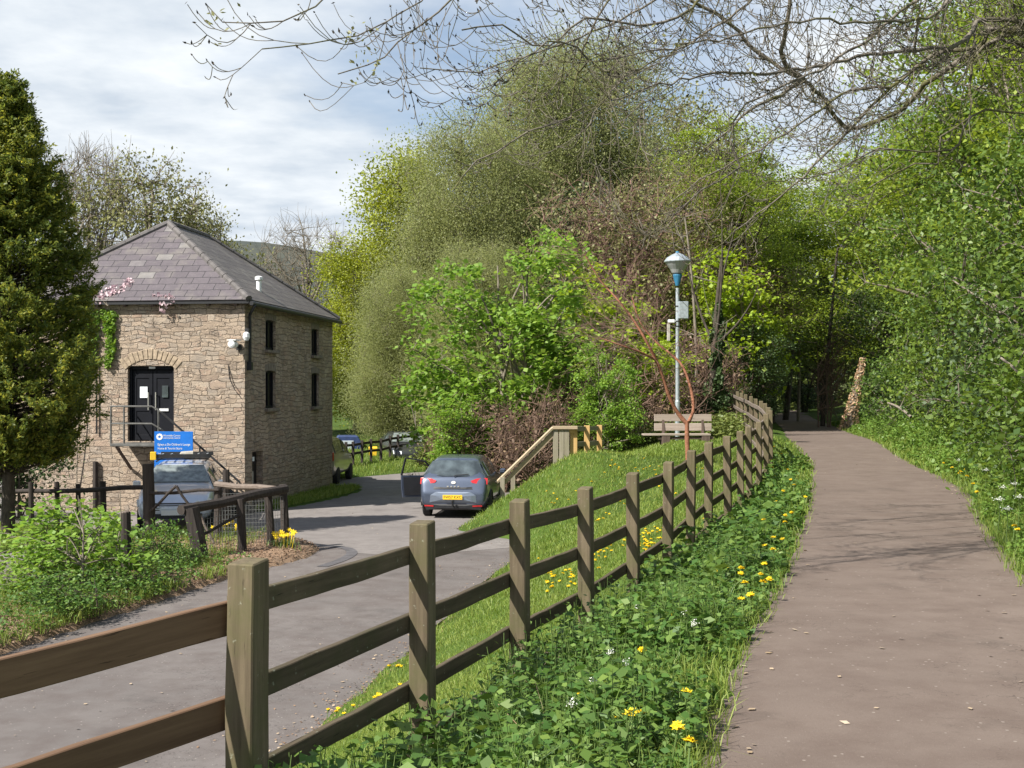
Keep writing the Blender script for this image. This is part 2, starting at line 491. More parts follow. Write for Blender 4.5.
M['lamp_red'] = plain('red_lens', (0.50, 0.018, 0.022), 0.2, var=0.15, coat=0.6)
M['lamp_clear'] = plain('clear_lens', (0.65, 0.67, 0.70), 0.15, var=0.1, coat=0.6)
M['plate_yellow'] = plain('yellow_plate', (0.80, 0.50, 0.025), 0.45, var=0.05)
M['plate_white'] = plain('white_plate', (0.75, 0.75, 0.72), 0.45, var=0.05)
M['yellow'] = plain('yellow_plastic', (0.72, 0.47, 0.03), 0.5, var=0.1)
M['bluesheet'] = plain('blue_sheet', (0.025, 0.045, 0.13), 0.55, var=0.25)
M['palesheet'] = plain('pale_window_sheet', (0.42, 0.47, 0.52), 0.4, var=0.12)
M['wire'] = plain('wire_mesh', (0.16, 0.165, 0.165), 0.5, 0.6, var=0.2)
M['grey_sheet'] = plain('grey_bin', (0.36, 0.34, 0.30), 0.6, var=0.2)
def paint(name, c, metal=0.55):
    t = NT(name); t.base(t.mix(t.rng(t.noise(t.coord('Object'), 3, 5), 0.4, 0.7, 0, 0.25), c, tuple(x * 0.7 for x in c)))
    t.p(rough=0.32, metal=metal, coat=0.7); t.b.inputs['Coat Roughness'].default_value = 0.06
    return t.m
M['car_blue'] = paint('steel_blue_paint', (0.085, 0.106, 0.155))
M['car_silver'] = paint('silver_paint', (0.56, 0.60, 0.68), 0.3)
M['car_blue_light'] = paint('light_steel_blue_paint', (0.20, 0.235, 0.30))
M['car_beige'] = paint('beige_paint', (0.34, 0.30, 0.25), 0.3)
M['car_grey'] = paint('grey_paint', (0.05, 0.053, 0.06), 0.4)
def glassmat(name, c=(0.02, 0.026, 0.03), a=0.0):
    t = NT(name); t.base(t.mix(t.rng(t.noise(t.coord('Object'), 2.6, 5), 0.4, 0.7, 0, 0.8), c, tuple(x * 3.5 for x in c))); t.p(rough=0.06, spec=0.9)
    return t.m
M['carglass'] = glassmat('car_glass', (0.03, 0.038, 0.042))
M['carglass2'] = plain('painted_reflection_glass', (0.16, 0.185, 0.185), 0.12, var=0.5, scale=7, coat=0.5)  # windscreen reflection put into the base colour as pale mottling
M['lampglass'] = plain('lamp_bowl', (0.34, 0.35, 0.35), 0.15, var=0.1, coat=0.5)
# ground
def groundmat():
    t = NT('grassy_ground'); v = t.coord('Object')
    a = t.noise(v, 0.5, 6, 0.6); b = t.noise(v, 7, 6, 0.7)
    col = t.ramp(a, [(0.3, (0.040, 0.070, 0.014)), (0.55, (0.062, 0.105, 0.018)), (0.8, (0.085, 0.105, 0.030))])
    col = t.mix(t.rng(b, 0.5, 0.72, 0, 0.6), col, (0.060, 0.050, 0.026))
    t.base(col); t.p(rough=0.95, spec=0.1); t.bump(b, 0.8, 0.05)
    return t.m
M['ground'] = groundmat()
def soilmat():
    t = NT('leaf_litter_soil'); v = t.coord('Object')
    b = t.noise(v, 9, 6, 0.7)
    t.base(t.ramp(b, [(0.3, (0.030, 0.026, 0.016)), (0.6, (0.07, 0.058, 0.034)), (0.8, (0.06, 0.075, 0.025))]))
    t.p(rough=0.95, spec=0.1); t.bump(b, 0.8, 0.05); return t.m
M['soil'] = soilmat()
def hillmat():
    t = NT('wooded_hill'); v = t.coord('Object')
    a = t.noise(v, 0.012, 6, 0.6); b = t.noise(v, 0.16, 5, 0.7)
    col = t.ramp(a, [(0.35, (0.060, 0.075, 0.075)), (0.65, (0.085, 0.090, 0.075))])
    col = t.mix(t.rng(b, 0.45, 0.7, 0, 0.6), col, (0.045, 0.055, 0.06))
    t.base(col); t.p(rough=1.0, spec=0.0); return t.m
M['hill'] = hillmat()

# leaves
M['lf_fir'] = leafmat('cypress_sprays', (0.075, 0.118, 0.026), (0.370, 0.360, 0.055), (0.165, 0.205, 0.036), 0.45, patch=0.9)
M['lf_olive'] = leafmat('olive_leaves', (0.150, 0.160, 0.055), (0.26, 0.255, 0.105), None, 0.25)
M['lf_willow'] = leafmat('willow_leaves', (0.215, 0.245, 0.092), (0.280, 0.305, 0.125), None, 0.52)
M['lf_yellow'] = leafmat('yellow_green_leaves', (0.205, 0.250, 0.020), (0.320, 0.355, 0.038), None, 0.32)
M['lf_syc'] = leafmat('sycamore_leaves', (0.130, 0.250, 0.030), (0.270, 0.390, 0.075), None, 0.42)
M['lf_lime'] = leafmat('lime_leaves', (0.220, 0.330, 0.020), (0.33, 0.42, 0.045), None, 0.36)
M['lf_red'] = leafmat('russet_leaves', (0.150, 0.090, 0.065), (0.230, 0.165, 0.09), None, 0.2)
M['lf_hedge'] = leafmat('hedge_leaves', (0.075, 0.140, 0.018), (0.225, 0.305, 0.050), None, 0.42, patch=0.35)
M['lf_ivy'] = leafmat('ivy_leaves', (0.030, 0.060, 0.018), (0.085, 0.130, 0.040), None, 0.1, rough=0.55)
M['lf_dead'] = leafmat('dead_ivy', (0.38, 0.24, 0.14), (0.58, 0.42, 0.27), None, 0.1)
M['lf_wood'] = leafmat('wood_leaves', (0.100, 0.140, 0.032), (0.215, 0.245, 0.065), None, 0.25, patch=0.1)
M['grass'] = leafmat('grass_blades', (0.105, 0.185, 0.020), (0.30, 0.345, 0.085), None, 0.35, patch=0.6, wpatch=0.5)
M['weed'] = leafmat('weed_leaves', (0.055, 0.125, 0.024), (0.195, 0.285, 0.062), (0.095, 0.180, 0.032), 0.32, patch=1.1, wpatch=0.5)
M['parsley'] = leafmat('parsley_leaves', (0.090, 0.175, 0.026), (0.210, 0.310, 0.065), None, 0.3, patch=0.9)
M['dandelion'] = plain('dandelion_yellow', (0.82, 0.60, 0.012), 0.6, var=0.15, scale=60)
M['whiteflower'] = plain('white_petals', (0.72, 0.74, 0.66), 0.6, var=0.08)
M['pinkflower'] = leafmat('pink_petals', (0.52, 0.36, 0.40), (0.72, 0.63, 0.64), None, 0.2)
M['stem'] = plain('green_stem', (0.10, 0.16, 0.035), 0.6, var=0.2)
M['litter'] = leafmat('dry_litter', (0.30, 0.21, 0.12), (0.52, 0.43, 0.33), None, 0.05)
M['chips'] = leafmat('bark_chip', (0.13, 0.075, 0.045), (0.34, 0.235, 0.155), None, 0.0)
M['lf_fresh'] = leafmat('fresh_leaves', (0.150, 0.225, 0.022), (0.320, 0.390, 0.060), None, 0.42, patch=0.3)
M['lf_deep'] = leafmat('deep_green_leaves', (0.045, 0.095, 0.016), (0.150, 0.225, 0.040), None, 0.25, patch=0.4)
# bark
M['bk_grey'] = barkmat('grey_bark', (0.10, 0.085, 0.065), (0.27, 0.235, 0.19))
M['bk_dark'] = barkmat('dark_bark', (0.030, 0.025, 0.020), (0.095, 0.080, 0.062))
M['bk_ash'] = barkmat('ash_bark', (0.065, 0.055, 0.045), (0.22, 0.195, 0.16), moss=(0.085, 0.085, 0.025))
M['bk_twig'] = barkmat('olive_twig', (0.125, 0.12, 0.07), (0.23, 0.215, 0.14))
M['bk_pink'] = barkmat('reddish_twig', (0.17, 0.100, 0.080), (0.29, 0.190, 0.155))
M['bk_red'] = barkmat('copper_bark', (0.13, 0.055, 0.033), (0.36, 0.165, 0.10), scale=(6, 6, 14), bump=0.3)
M['bk_fire'] = barkmat('rust_bark', (0.10, 0.065, 0.050), (0.21, 0.14, 0.105))
# ------------------------------------------------------------------ terrain
FENCE = [(-16, -14, -.5), (-2.2, 3.55, -.50), (-1.06, 5.0, -.42), (-.486, 6.8, -.42), (.053, 8.55, -.44), (.607, 10.25, -.47), (1.16, 11.95, -.48),
         (1.71, 13.7, -.48), (2.217, 15.5, -.47), (2.72, 17.3, -.45), (3.31, 19.2, -.42), (3.84, 21.0, -.39), (4.32, 22.8, -.35),
         (4.86, 24.6, -.30), (5.37, 26.4, -.18), (5.85, 28.3, -.15), (6.20, 30.2, -.10), (6.5, 32.1, -.02), (6.77, 34.0, .03), (7.0, 35.9, .08),
         (7.22, 37.8, .15), (7.42, 39.7, .20), (7.63, 41.6, .25), (7.85, 43.5, .30), (8.1, 45.4, .35), (9.2, 52, .3), (17.2, 90, .2), (31, 150, .2), (80, 420, .3)]
PL = [(-.4, -10), (0.1, 0), (.80, 5.33), (1.335, 7.5), (2.0, 9.66), (2.39, 11), (2.94, 13), (4.37, 18.4), (5.71, 23.8), (6.98, 29.4), (9.6, 43.5), (10.9, 50), (12.3, 57), (18.8, 90), (33, 150)]
PR = [(2.7, -10), (2.85, 0), (3.35, 5.5), (3.80, 8.2), (4.43, 10.8), (5.16, 13.3), (6.12, 16.4), (7.1, 19.4), (8.05, 23.3), (9.6, 30.8), (11.9, 40.8), (13.5, 50), (14.9, 57), (21.4, 90), (36, 150)]
ROADP = [(-3.6, -10), (-2.9, 5), (-2.0, 10.7), (-1.27, 15.6), (-.25, 22.4), (.22, 25.0), (.36, 26.1), (-.1, 27.5), (-1.0, 28.7), (-1.32, 29.4), (-1.15, 30.3), (-.5, 31.0), (.45, 31.8), (.8, 36), (.3, 42), (-1, 48), (-2.5, 51.3), (-3.9, 50.4), (-6.3, 46.8),
         (-9, 45.5), (-14, 45.8), (-20, 45), (-32, 45), (-32, -10)]

def catmull(pts, step):
    pts = [np.array(p, float) for p in pts]
    out = []
    for i in range(len(pts) - 1):
        p0 = pts[max(i - 1, 0)]; p1 = pts[i]; p2 = pts[i + 1]; p3 = pts[min(i + 2, len(pts) - 1)]
        n = max(1, int(np.linalg.norm(p2 - p1) / step))
        for k in range(n):
            t = k / n
            out.append(0.5 * (2 * p1 + (p2 - p0) * t + (2 * p0 - 5 * p1 + 4 * p2 - p3) * t * t + (3 * p1 - p0 - 3 * p2 + p3) * t ** 3))
    out.append(pts[-1])
    return np.array(out)
def seg_dist(x, y, poly, closed=False):
    """min distance, signed side (right positive) and segment parameter"""
    poly = np.asarray(poly, float)
    n = len(poly)
    best = np.full(x.shape, 1e9); side = np.zeros(x.shape); par = np.zeros(x.shape)
    for i in range(n if closed else n - 1):
        a = poly[i][:2]; b = poly[(i + 1) % n][:2]
        d = b - a; L2 = d.dot(d)
        t = np.clip(((x - a[0]) * d[0] + (y - a[1]) * d[1]) / L2, 0, 1)
        ex = x - a[0] - t * d[0]; ey = y - a[1] - t * d[1]
        dd = np.hypot(ex, ey); m = dd < best
        best = np.where(m, dd, best); par = np.where(m, i + t, par)
        side = np.where(m, np.sign(ex * d[1] - ey * d[0]), side)
    return best, side, par
def inside(x, y, poly):
    poly = np.asarray(poly, float); r = np.zeros(x.shape, bool); n = len(poly); j = n - 1
    for i in range(n):
        xi, yi = poly[i][:2]; xj, yj = poly[j][:2]
        c = ((yi > y) != (yj > y)) & (x < (xj - xi) * (y - yi) / ((yj - yi) + 1e-12) + xi)
        r ^= c; j = i
    return r
PLs = catmull(PL, 1.2); PRs = catmull(PR, 1.2)
PATHP = np.concatenate([PLs, PRs[::-1]])
FENCEZ = np.array([f[2] for f in FENCE])
def H(x, y, full=False):
    x = np.asarray(x, float); y = np.asarray(y, float)
    dF, sF, pF = seg_dist(x, y, FENCE)
    i0 = np.clip(pF.astype(int), 0, len(FENCE) - 2); ft = pF - i0
    zf = FENCEZ[i0] * (1 - ft) + FENCEZ[i0 + 1] * ft
    dR, _, _ = seg_dist(x, y, ROADP, True); inR = inside(x, y, ROADP); dR = np.where(inR, 0, dR)
    dL, _, _ = seg_dist(x, y, PLs); dRt, sR, _ = seg_dist(x, y, PRs)
    inP = inside(x, y, PATHP)
    t = dR / (dR + dF + 1e-6)
    tt = t ** 0.75
    left = ROADZ + (zf - ROADZ) * (tt * tt * (3 - 2 * tt) * 0.4 + tt * 0.6)
    left = left + 0.62 * np.exp(-((x - 3.9) / 3.0) ** 2 - ((y - 33) / 8.0) ** 2) * np.minimum(1, 4 * t * (1 - t) * 1.2)
    left = left + np.where(inR, 0, 0.80 * np.exp(-((x - 1.35) / 1.7) ** 2 - ((y - 29.8) / 2.9) ** 2) * np.clip(dR / 0.75, 0, 1) ** .8)
    mid = zf * dL / (dL + dF + 1e-6)
    right = np.minimum(0.14 * dRt, 0.9) + 0.0
    z = np.where(sF < 0, left, np.where(inP, 0.0, np.where((sR > 0), right, mid)))
    z = z + np.where(inP | inR, 0, 0.03 * np.sin(x * 2.1 + y * 1.3) * np.sin(y * 1.7 - x))
    far = np.clip((np.hypot(x, y) - 130) / 400, 0, 1)
    z = z + far * 6 * (1 - inR)
    if full: return z, dF, sF, dR, inR, dL, dRt, sR, inP
    return z
def h1(x, y): return float(H(np.array([x]), np.array([y]))[0])

def axis(core0, core1, step, lo, hi):
    a = np.arange(core0, core1 + 1e-6, step)
    l = core0 - np.cumsum(step * 1.25 ** np.arange(1, 40)); l = l[l > lo]
    h = core1 + np.cumsum(step * 1.25 ** np.arange(1, 40)); h = h[h < hi]
    return np.concatenate([[lo], l[::-1], a, h, [hi]])
gx = axis(-16, 26, 0.3, -900, 900); gy = axis(-6, 66, 0.35, -300, 1500)
X, Y = np.meshgrid(gx, gy)
Z, _, _, _, inR, _, _, _, inP = H(X, Y, True)
# sink the ground below road and path so that the sheets lie clear of it
for msk in (inR, inP):
    m = msk.copy()
    m2 = m.copy(); m2[1:] &= m[:-1]; m2[:-1] &= m[1:]; m2[:, 1:] &= m[:, :-1]; m2[:, :-1] &= m[:, 1:]
    Z = np.where(m2, Z - 0.12, np.where(m, Z - 0.03, Z))
V = np.stack([X, Y, Z], -1).reshape(-1, 3)
ny, nx = X.shape
ii = (np.arange(ny - 1)[:, None] * nx + np.arange(nx - 1)[None]).ravel()
Fq = np.stack([ii, ii + 1, ii + nx + 1, ii + nx], 1)
me = np_mesh('ground', V, Fq); smooth(me)
tag(link('ground', me, M['ground']), kind='structure')

def sheet(name, poly, z, mat, wob=0.0, seed=0):
    rng = random.Random(seed)
    pts = []
    n = len(poly)
    for i in range(n):
        a = np.array(poly[i][:2], float); b = np.array(poly[(i + 1) % n][:2], float)
        L = np.linalg.norm(b - a); k = max(1, min(400, int(L / 0.12))) if wob and L < 30 else 1
        nrm = np.array([b[1] - a[1], a[0] - b[0]]) / max(L, 1e-6)
        for q in range(k):
            p = a + (b - a) * q / k
            if wob:
                p = p + nrm * wob * (mnoise.noise(Vector((p[0] * 1.3, p[1] * 1.3, seed))) + 0.6 * mnoise.noise(Vector((p[0] * 5, p[1] * 5, seed + 4))))
            pts.append(Vector((p[0], p[1], z)))
    tris = tessellate_polygon([pts])
    me = bpy.data.meshes.new(name)
    me.from_pydata([tuple(p) for p in pts], [], [tuple(t) for t in tris])
    bm = bmesh.new(); bm.from_mesh(me)
    for f in bm.faces:
        if f.normal.z < 0: f.normal_flip()
    bm.to_mesh(me); bm.free()
    return tag(link(name, me, mat), kind='structure')
sheet('road', ROADP, ROADZ, M['road'], 0.10, 3)
sheet('path', PATHP, 0.004, M['path'], 0.09, 5)
# dark tar seam curving round the bed
seamc = catmull([(-4.6, 25.9), (-3.95, 26.1), (-3.45, 25.8), (-3.2, 25.0), (-3.25, 24.0), (-3.5, 23.0)], 0.15)
tn = np.gradient(seamc, axis=0); tn /= np.linalg.norm(tn, axis=1)[:, None]; nn = np.stack([tn[:, 1], -tn[:, 0]], 1) * 0.11
YARDP = [(-32, 24.3), (-9.2, 24.2), (-4.6, 25.8), (-3.95, 26.1), (-3.45, 25.8), (-3.2, 25.0), (-2.2, 24.6), (-1.0, 25.2), (.32, 26.1)] + [p for p in ROADP if 27 < p[1]]
sheet('yard', YARDP, ROADZ + 0.004, M['yard'], 0.03, 8)
sheet('road_seam', np.concatenate([seamc + nn, (seamc - nn)[::-1]]), ROADZ + 0.008, M['seam'])

# flower bed island
BED = [(-8.0, 8), (-6.75, 12), (-6.3, 15), (-4.95, 21.2), (-4.0, 24.2), (-3.9, 25.3), (-4.2, 26.3), (-5.0, 27.3), (-6.6, 27.9), (-8.2, 27.4), (-8.6, 25), (-8.0, 21), (-7.7, 17), (-9.5, 12), (-11, 8)]
def mound(name, poly, z, h, mat, seed):
    bm = bmesh.new()
    pts = catmull(list(poly) + [poly[0]], 0.3)[:-1]
    rings = []
    c = pts.mean(0)
    x = np.arange(pts[:, 0].min() - .2, pts[:, 0].max() + .4, 0.16); y = np.arange(pts[:, 1].min() - .2, pts[:, 1].max() + .4, 0.16)
    X, Y = np.meshgrid(x, y); d, _, _ = seg_dist(X, Y, pts, True); ins = inside(X, Y, pts)
    zz = np.where(ins, z + h * np.clip(d / 0.45, 0, 1) ** 0.6, z - 0.08)
    for i in range(X.shape[0]):
        for j in range(X.shape[1]):
            if ins[i, j]: zz[i, j] += 0.05 * mnoise.noise(Vector((X[i, j] * 2, Y[i, j] * 2, seed)))
    V = np.stack([X, Y, zz], -1).reshape(-1, 3); n = X.shape[1]
    ii = (np.arange(X.shape[0] - 1)[:, None] * n + np.arange(n - 1)[None])
    near = ins.copy(); near[:-1] |= ins[1:]; near[1:] |= ins[:-1]; near[:, :-1] |= ins[:, 1:]; near[:, 1:] |= ins[:, :-1]
    keep = (near[:-1, :-1] & near[1:, 1:]).ravel()
    q = np.stack([ii, ii + 1, ii + n + 1, ii + n], -1).reshape(-1, 4)[keep]
    me = np_mesh(name, V, q); smooth(me)
    return tag(link(name, me, mat), kind='structure')
mound('flower_bed', BED, ROADZ + .01, 0.16, M['mulch'], 1)
mound('grass_verge', [(-6.9, 33.4), (-6.2, 34.8), (-5.6, 36.8), (-5.1, 39), (-4.95, 41.3), (-5.4, 42.1), (-6.2, 41.6), (-7.0, 35.5)], ROADZ + .01, 0.09, M['ground'], 2)
mound('grass_verge', [(-10.2, 24.6), (-9.4, 26.5), (-9.8, 28.8), (-12, 29.4), (-16, 29.2), (-16, 25.5), (-12, 24.4)], ROADZ + .01, 0.11, M['ground'], 4)

# far hill
def hillmesh():
    xs = np.linspace(-700, 500, 90); ys = np.linspace(520, 1000, 40)
    X, Y = np.meshgrid(xs, ys)
    prof = 92 * np.exp(-((X + 200) / 260) ** 2) + 26 * np.exp(-((X - 200) / 260) ** 2)
    Z = -4 + prof * np.sin(np.clip((Y - 520) / 230, 0, 1) * math.pi / 2)
    for i in range(X.shape[0]):
        for j in range(X.shape[1]):
            Z[i, j] += 3.0 * mnoise.noise(Vector((X[i, j] / 60, Y[i, j] / 60, 0)))
    V = np.stack([X, Y, Z], -1).reshape(-1, 3); n = X.shape[1]
    ii = (np.arange(X.shape[0] - 1)[:, None] * n + np.arange(n - 1)[None]).ravel()
    me = np_mesh('hill', V, np.stack([ii, ii + 1, ii + n + 1, ii + n], 1)); smooth(me)
    tag(link('hill', me, M['hill']), kind='structure')
hillmesh()

# ------------------------------------------------------------------ stone building
BW, BL, BH = 6.6, 8.75, 5.62
BC = Vector((-7.12, 33.3, ROADZ)); BRZ = math.atan2(-0.1246, 0.992)
bld = empty('stone_building', BC, 'square rubble stone building with hipped slate roof behind the blue sign', 'building', rz=BRZ)

def wall_open(name, origin, ux, uz_len, length, openings, inward, mat, parent, depth=0.32):
    """wall in plane origin + u*ux + z; openings (u0,u1,z0,z1) left open with reveals going 'inward'"""
    us = sorted(set([0, length] + [o[0] for o in openings] + [o[1] for o in openings]))
    zs = sorted(set([0, uz_len] + [o[2] for o in openings] + [o[3] for o in openings]))
    mb = MB(); o = Vector(origin); ux = Vector(ux); iw = Vector(inward)
    def pt(u, z, d=0): return o + ux * u + Vector((0, 0, z)) + iw * d
    for i in range(len(us) - 1):
        for j in range(len(zs) - 1):
            cu, cz = (us[i] + us[i + 1]) / 2, (zs[j] + zs[j + 1]) / 2
            if any(a < cu < b and c < cz < d for a, b, c, d in openings): continue
            mb.add([pt(us[i], zs[j]), pt(us[i + 1], zs[j]), pt(us[i + 1], zs[j + 1]), pt(us[i], zs[j + 1])], [(0, 1, 2, 3)])
    for a, b, c, d in openings:
        for (p, q) in (((a, c), (b, c)), ((b, c), (b, d)), ((b, d), (a, d)), ((a, d), (a, c))):
            mb.add([pt(*p), pt(*q), pt(*q, depth), pt(*p, depth)], [(0, 1, 2, 3)])
    me = bpy.data.meshes.new(name); me.from_pydata(mb.v, [], mb.f)
    bm = bmesh.new(); bm.from_mesh(me); bmesh.ops.remove_doubles(bm, verts=bm.verts, dist=1e-4)
    bmesh.ops.recalc_face_normals(bm, faces=bm.faces); bm.to_mesh(me); bm.free()
    # outward check
    out = -iw
    if sum((p.normal.dot(out)) * p.area for p in me.polygons if abs(p.normal.dot(out)) > .9) < 0: me.flip_normals()
    box_uv(me)
    return link(name, me, mat, parent)

DOOR = (-3.27, -1.97, 1.90, 3.93)
SIDEW = [(1.73, 2.63, 4.42, 5.27), (6.27, 7.12, 4.40, 5.25), (1.73, 2.63, 2.77, 3.84), (6.27, 7.12, 2.77, 3.84)]
SDOOR = (.60, 1.51, 0.02, 1.60)
wall_open('wall', (-BW, 0, -.3), (1, 0, 0), BH + .3, BW, [(DOOR[0] + BW, DOOR[1] + BW, DOOR[2] + .3, DOOR[3] + .3)], (0, 1, 0), M['stone'], bld)
wall_open('wall', (0, 0, -.3), (0, 1, 0), BH + .3, BL, [(a, b, c + .3, d + .3) for a, b, c, d in SIDEW + [SDOOR]], (-1, 0, 0), M['stone'], bld)
wall_open('wall', (0, BL, -.3), (-1, 0, 0), BH + .3, BW, [], (0, -1, 0), M['stone'], bld)
wall_open('wall', (-BW, BL, -.3), (0, -1, 0), BH + .3, BL, [], (1, 0, 0), M['stone'], bld)
# quoins and wall bulk behind openings
MB().box((-BW / 2, BL / 2, BH / 2 - .2), (BW - .75, BL - .75, BH - .1)).build('inner_core', M['windowdark'], bld)
# roof
OH = 0.17; EZ = BH + 0.02; RZ = BH + 2.49; SB = 2.95
e = [(-BW - OH, -OH), (OH, -OH), (OH, BL + OH), (-BW - OH, BL + OH)]
ra = Vector((-BW / 2, SB - .1, RZ)); rb = Vector((-BW / 2, BL - SB + .1, RZ))
ev = [Vector((x, y, EZ)) for x, y in e]
def roofface(pts, mat):
    n = (pts[1] - pts[0]).cross(pts[2] - pts[0]).normalized()
    mb = MB(); k = len(pts)
    mb.prism([p + n * 0.05 for p in pts], n * -0.05)
    return mb.build('roof', mat, bld, uv=True)
roofface([ev[0], ev[1], ra], M['slate_front'])
roofface([ev[1], ev[2], rb, ra], M['slate_side'])
roofface([ev[2], ev[3], rb], M['slate_front'])
roofface([ev[3], ev[0], ra, rb], M['slate_side'])
up = Vector((0, 0, .055))
for a, b in ((ra, rb), (ev[0], ra), (ev[1], ra), (ev[2], rb), (ev[3], rb)):
    n = max(4, int((b - a).length / 0.45)); mb = MB()
    for i in range(n):
        p, q = a.lerp(b, i / n) + up, a.lerp(b, (i + .97) / n) + up
        mb.tube([p, q], [0.10, 0.092], 8)
    mb.build('ridge_tile', M['ridge'], bld)
# soffit board / fascia and gutters
mb = MB()
for i in range(4):
    a, b = ev[i], ev[(i + 1) % 4]
    mb.bar(a + Vector((0, 0, -.035)), b + Vector((0, 0, -.035)), 0.04, 0.06)
mb.build('fascia', M['cardark'], bld)
for i in range(9):
    x = -BW + 0.2 + i * (BW - .4) / 8
    MB().bar((x, -.15, EZ - .09), (x, .02, EZ - .05), .07, .08).build('rafter_end', M['benchleg'], bld)
gx0 = ev[1] + Vector((.075, 0, -.06)); gx1 = ev[2] + Vector((.075, 0, -.06))
MB().tube([gx0, gx1], 0.06, 8).build('gutter', M['cardark'], bld)
dp = MB()
dp.tube([(.29, -.02, EZ - .1), (.07, .20, EZ - .35), (.07, .22, EZ - .6), (.07, .22, 4.0)], 0.042, 8)
dp.box((.07, .22, 3.92), (.13, .13, .22))
dp.build('downpipe', M['cardark'], bld)
MB().tube([(-4.12, -.06, 2.1), (-4.12, -.06, 5.0)], 0.022, 6).build('conduit', M['darkiron'], bld)
MB().tube([(-4.14, -.09, -.1), (-4.14, -.09, 1.35)], 0.07, 8).build('drain_pipe', M['darkwood'], bld)
MB().tube([(-.45, -.02, 3.95), (-.42, -.02, 3.6), (-.28, -.02, 3.3), (-.08, -.02, 3.05)], 0.009, 5).tube([(-.45, -.02, 3.95), (-.30, -.02, 3.45), (-.12, -.02, 3.2)], .007, 5).build('cable', M['darkiron'], bld)
# front double door
dz = DOOR[2]; dh = DOOR[3] - dz; dw = (DOOR[1] - DOOR[0]); cx = (DOOR[0] + DOOR[1]) / 2
fr = MB()
fr.box((DOOR[0] + .04, .16, dz + dh / 2), (.075, .12, dh)).box((DOOR[1] - .04, .16, dz + dh / 2), (.075, .12, dh)).box((cx, .16, dz + dh - .05), (dw - .16, .12, .095))
fr.build('door_frame', M['blackpaint'], bld, bevel=.008)
for s in (-1, 1):
    lw = dw / 2 - .085
    xc = cx + s * (lw / 2 + .004)
    d = MB().box((xc, .19, dz + (dh - .1) / 2 + .005), (lw, .055, dh - .115))
    # raised rails round the recessed panels
    for zz_, hh in ((.10, .14), (.86, .10), (1.76, .12)):
        d.box((xc, .155, dz + zz_), (lw - .01, .02, hh))
    for q in (-1, 1):
        d.box((xc + q * (lw / 2 - .055), .1555, dz + .95), (.10, .019, dh - .13))
    door = d.build('door', M['blackpaint'], bld, bevel=.006)
    MB().tube([(xc - s * (lw / 2 - .1), .085, dz + .84), (xc - s * (lw / 2 - .1), .085, dz + 1.32)], 0.016, 8).tube([(xc - s * (lw / 2 - .1), .145, dz + .90), (xc - s * (lw / 2 - .1), .085, dz + .90)], .01, 6).tube([(xc - s * (lw / 2 - .1), .145, dz + 1.26), (xc - s * (lw / 2 - .1), .085, dz + 1.26)], .01, 6).build('handle', M['chrome'], door)
    if s == -1:
        MB().box((xc + .03, .138, dz + 1.32), (.21, .006, .30)).build('notice', M['paper'], door)
        tgt = MB()
        for q in range(6): tgt.box((xc + .03, .134, dz + 1.43 - q * .04), (.15, .002, .008))
        tgt.build('notice_text', M['cardark'], door)
    else:
        MB().box((xc + .06, .138, dz + 1.12 + .22), (.17, .008, .32)).build('glazing', M['carglass'], door)
        MB().box((xc + .03, .136, dz + .845), (.26, .012, .07)).build('push_plate', M['whiteplastic'], door, bevel=.003)
MB().box((cx, .10, dz + dh - .045), (.18, .05, .06)).build('door_light', M['whiteplastic'], bld, bevel=.008)
# segmental arch of voussoirs over the door
ar = MB(); nA = 13; rad = 1.05; half = dw / 2 + .06
ang = math.asin(half / rad); zc = DOOR[3] - .10 - math.cos(ang) * rad + .0
for i in range(nA):
    a0 = -ang + 2 * ang * (i + .06) / nA; a1 = -ang + 2 * ang * (i + .94) / nA
    r0, r1 = rad, rad + .27 + random.Random(i).uniform(-.02, .03)
    poly = [(cx + math.sin(a) * r, -.02, zc + math.cos(a) * r) for a, r in ((a0, r0), (a1, r0), (a1, r1), (a0, r1))]
    ar.prism(poly, (0, .14, 0))
ar.build('door_arch', M['arch'], bld, bevel=.01)
for (a, b, c, d) in SIDEW:
    f = MB(); w = b - a; hh = d - c; yc = (a + b) / 2; zc = (c + d) / 2
    f.box((-.11, a + .035, zc), (.07, .07, hh)).box((-.11, b - .035, zc), (.07, .07, hh)).box((-.11, yc, d - .035), (.07, w - .14, .07)).box((-.11, yc, c + .035), (.07, w - .14, .07)).box((-.11, yc, zc), (.06, .05, hh - .14))
    win = f.build('window', M['blackpaint'], bld, bevel=.006)
    MB().box((-.13, yc, zc), (.02, w - .02, hh - .02)).build('pane', M['windowdark'], win)
    MB().box((-.02, yc, c - .05), (.26, w + .16, .085)).build('sill', M['sill'], win, bevel=.012)
    l = MB(); nn_ = 7
    for i in range(nn_):
        y0 = a - .06 + (w + .12) * (i + .05) / nn_; y1 = a - .06 + (w + .12) * (i + .95) / nn_
        rise = .07 * (1 - ((i - (nn_ - 1) / 2) / ((nn_ - 1) / 2)) ** 2)
        l.box((-.04, (y0 + y1) / 2, d + .06 + rise * .5), (.10, y1 - y0, .2))
    l.build('lintel', M['sill'], win, bevel=.01)
a, b, c, d = SDOOR
sd = MB().box((-.22, (a + b) / 2, (c + d) / 2), (.06, b - a - .02, d - c - .02))
for k in range(4): sd.box((-.185, a + .14 + k * .21, (c + d) / 2), (.02, .19, d - c - .08))
sdo = sd.build('side_door', M['windowdark'], bld, bevel=.005)
MB().box((-.16, (a + b) / 2 + .1, d - .22), (.02, .14, .12)).build('notice', M['paper'], sdo)
MB().box((-.02, a + .05, .85), (.05, .07, .45)).build('door_trim', M['grey_sheet'], sdo)
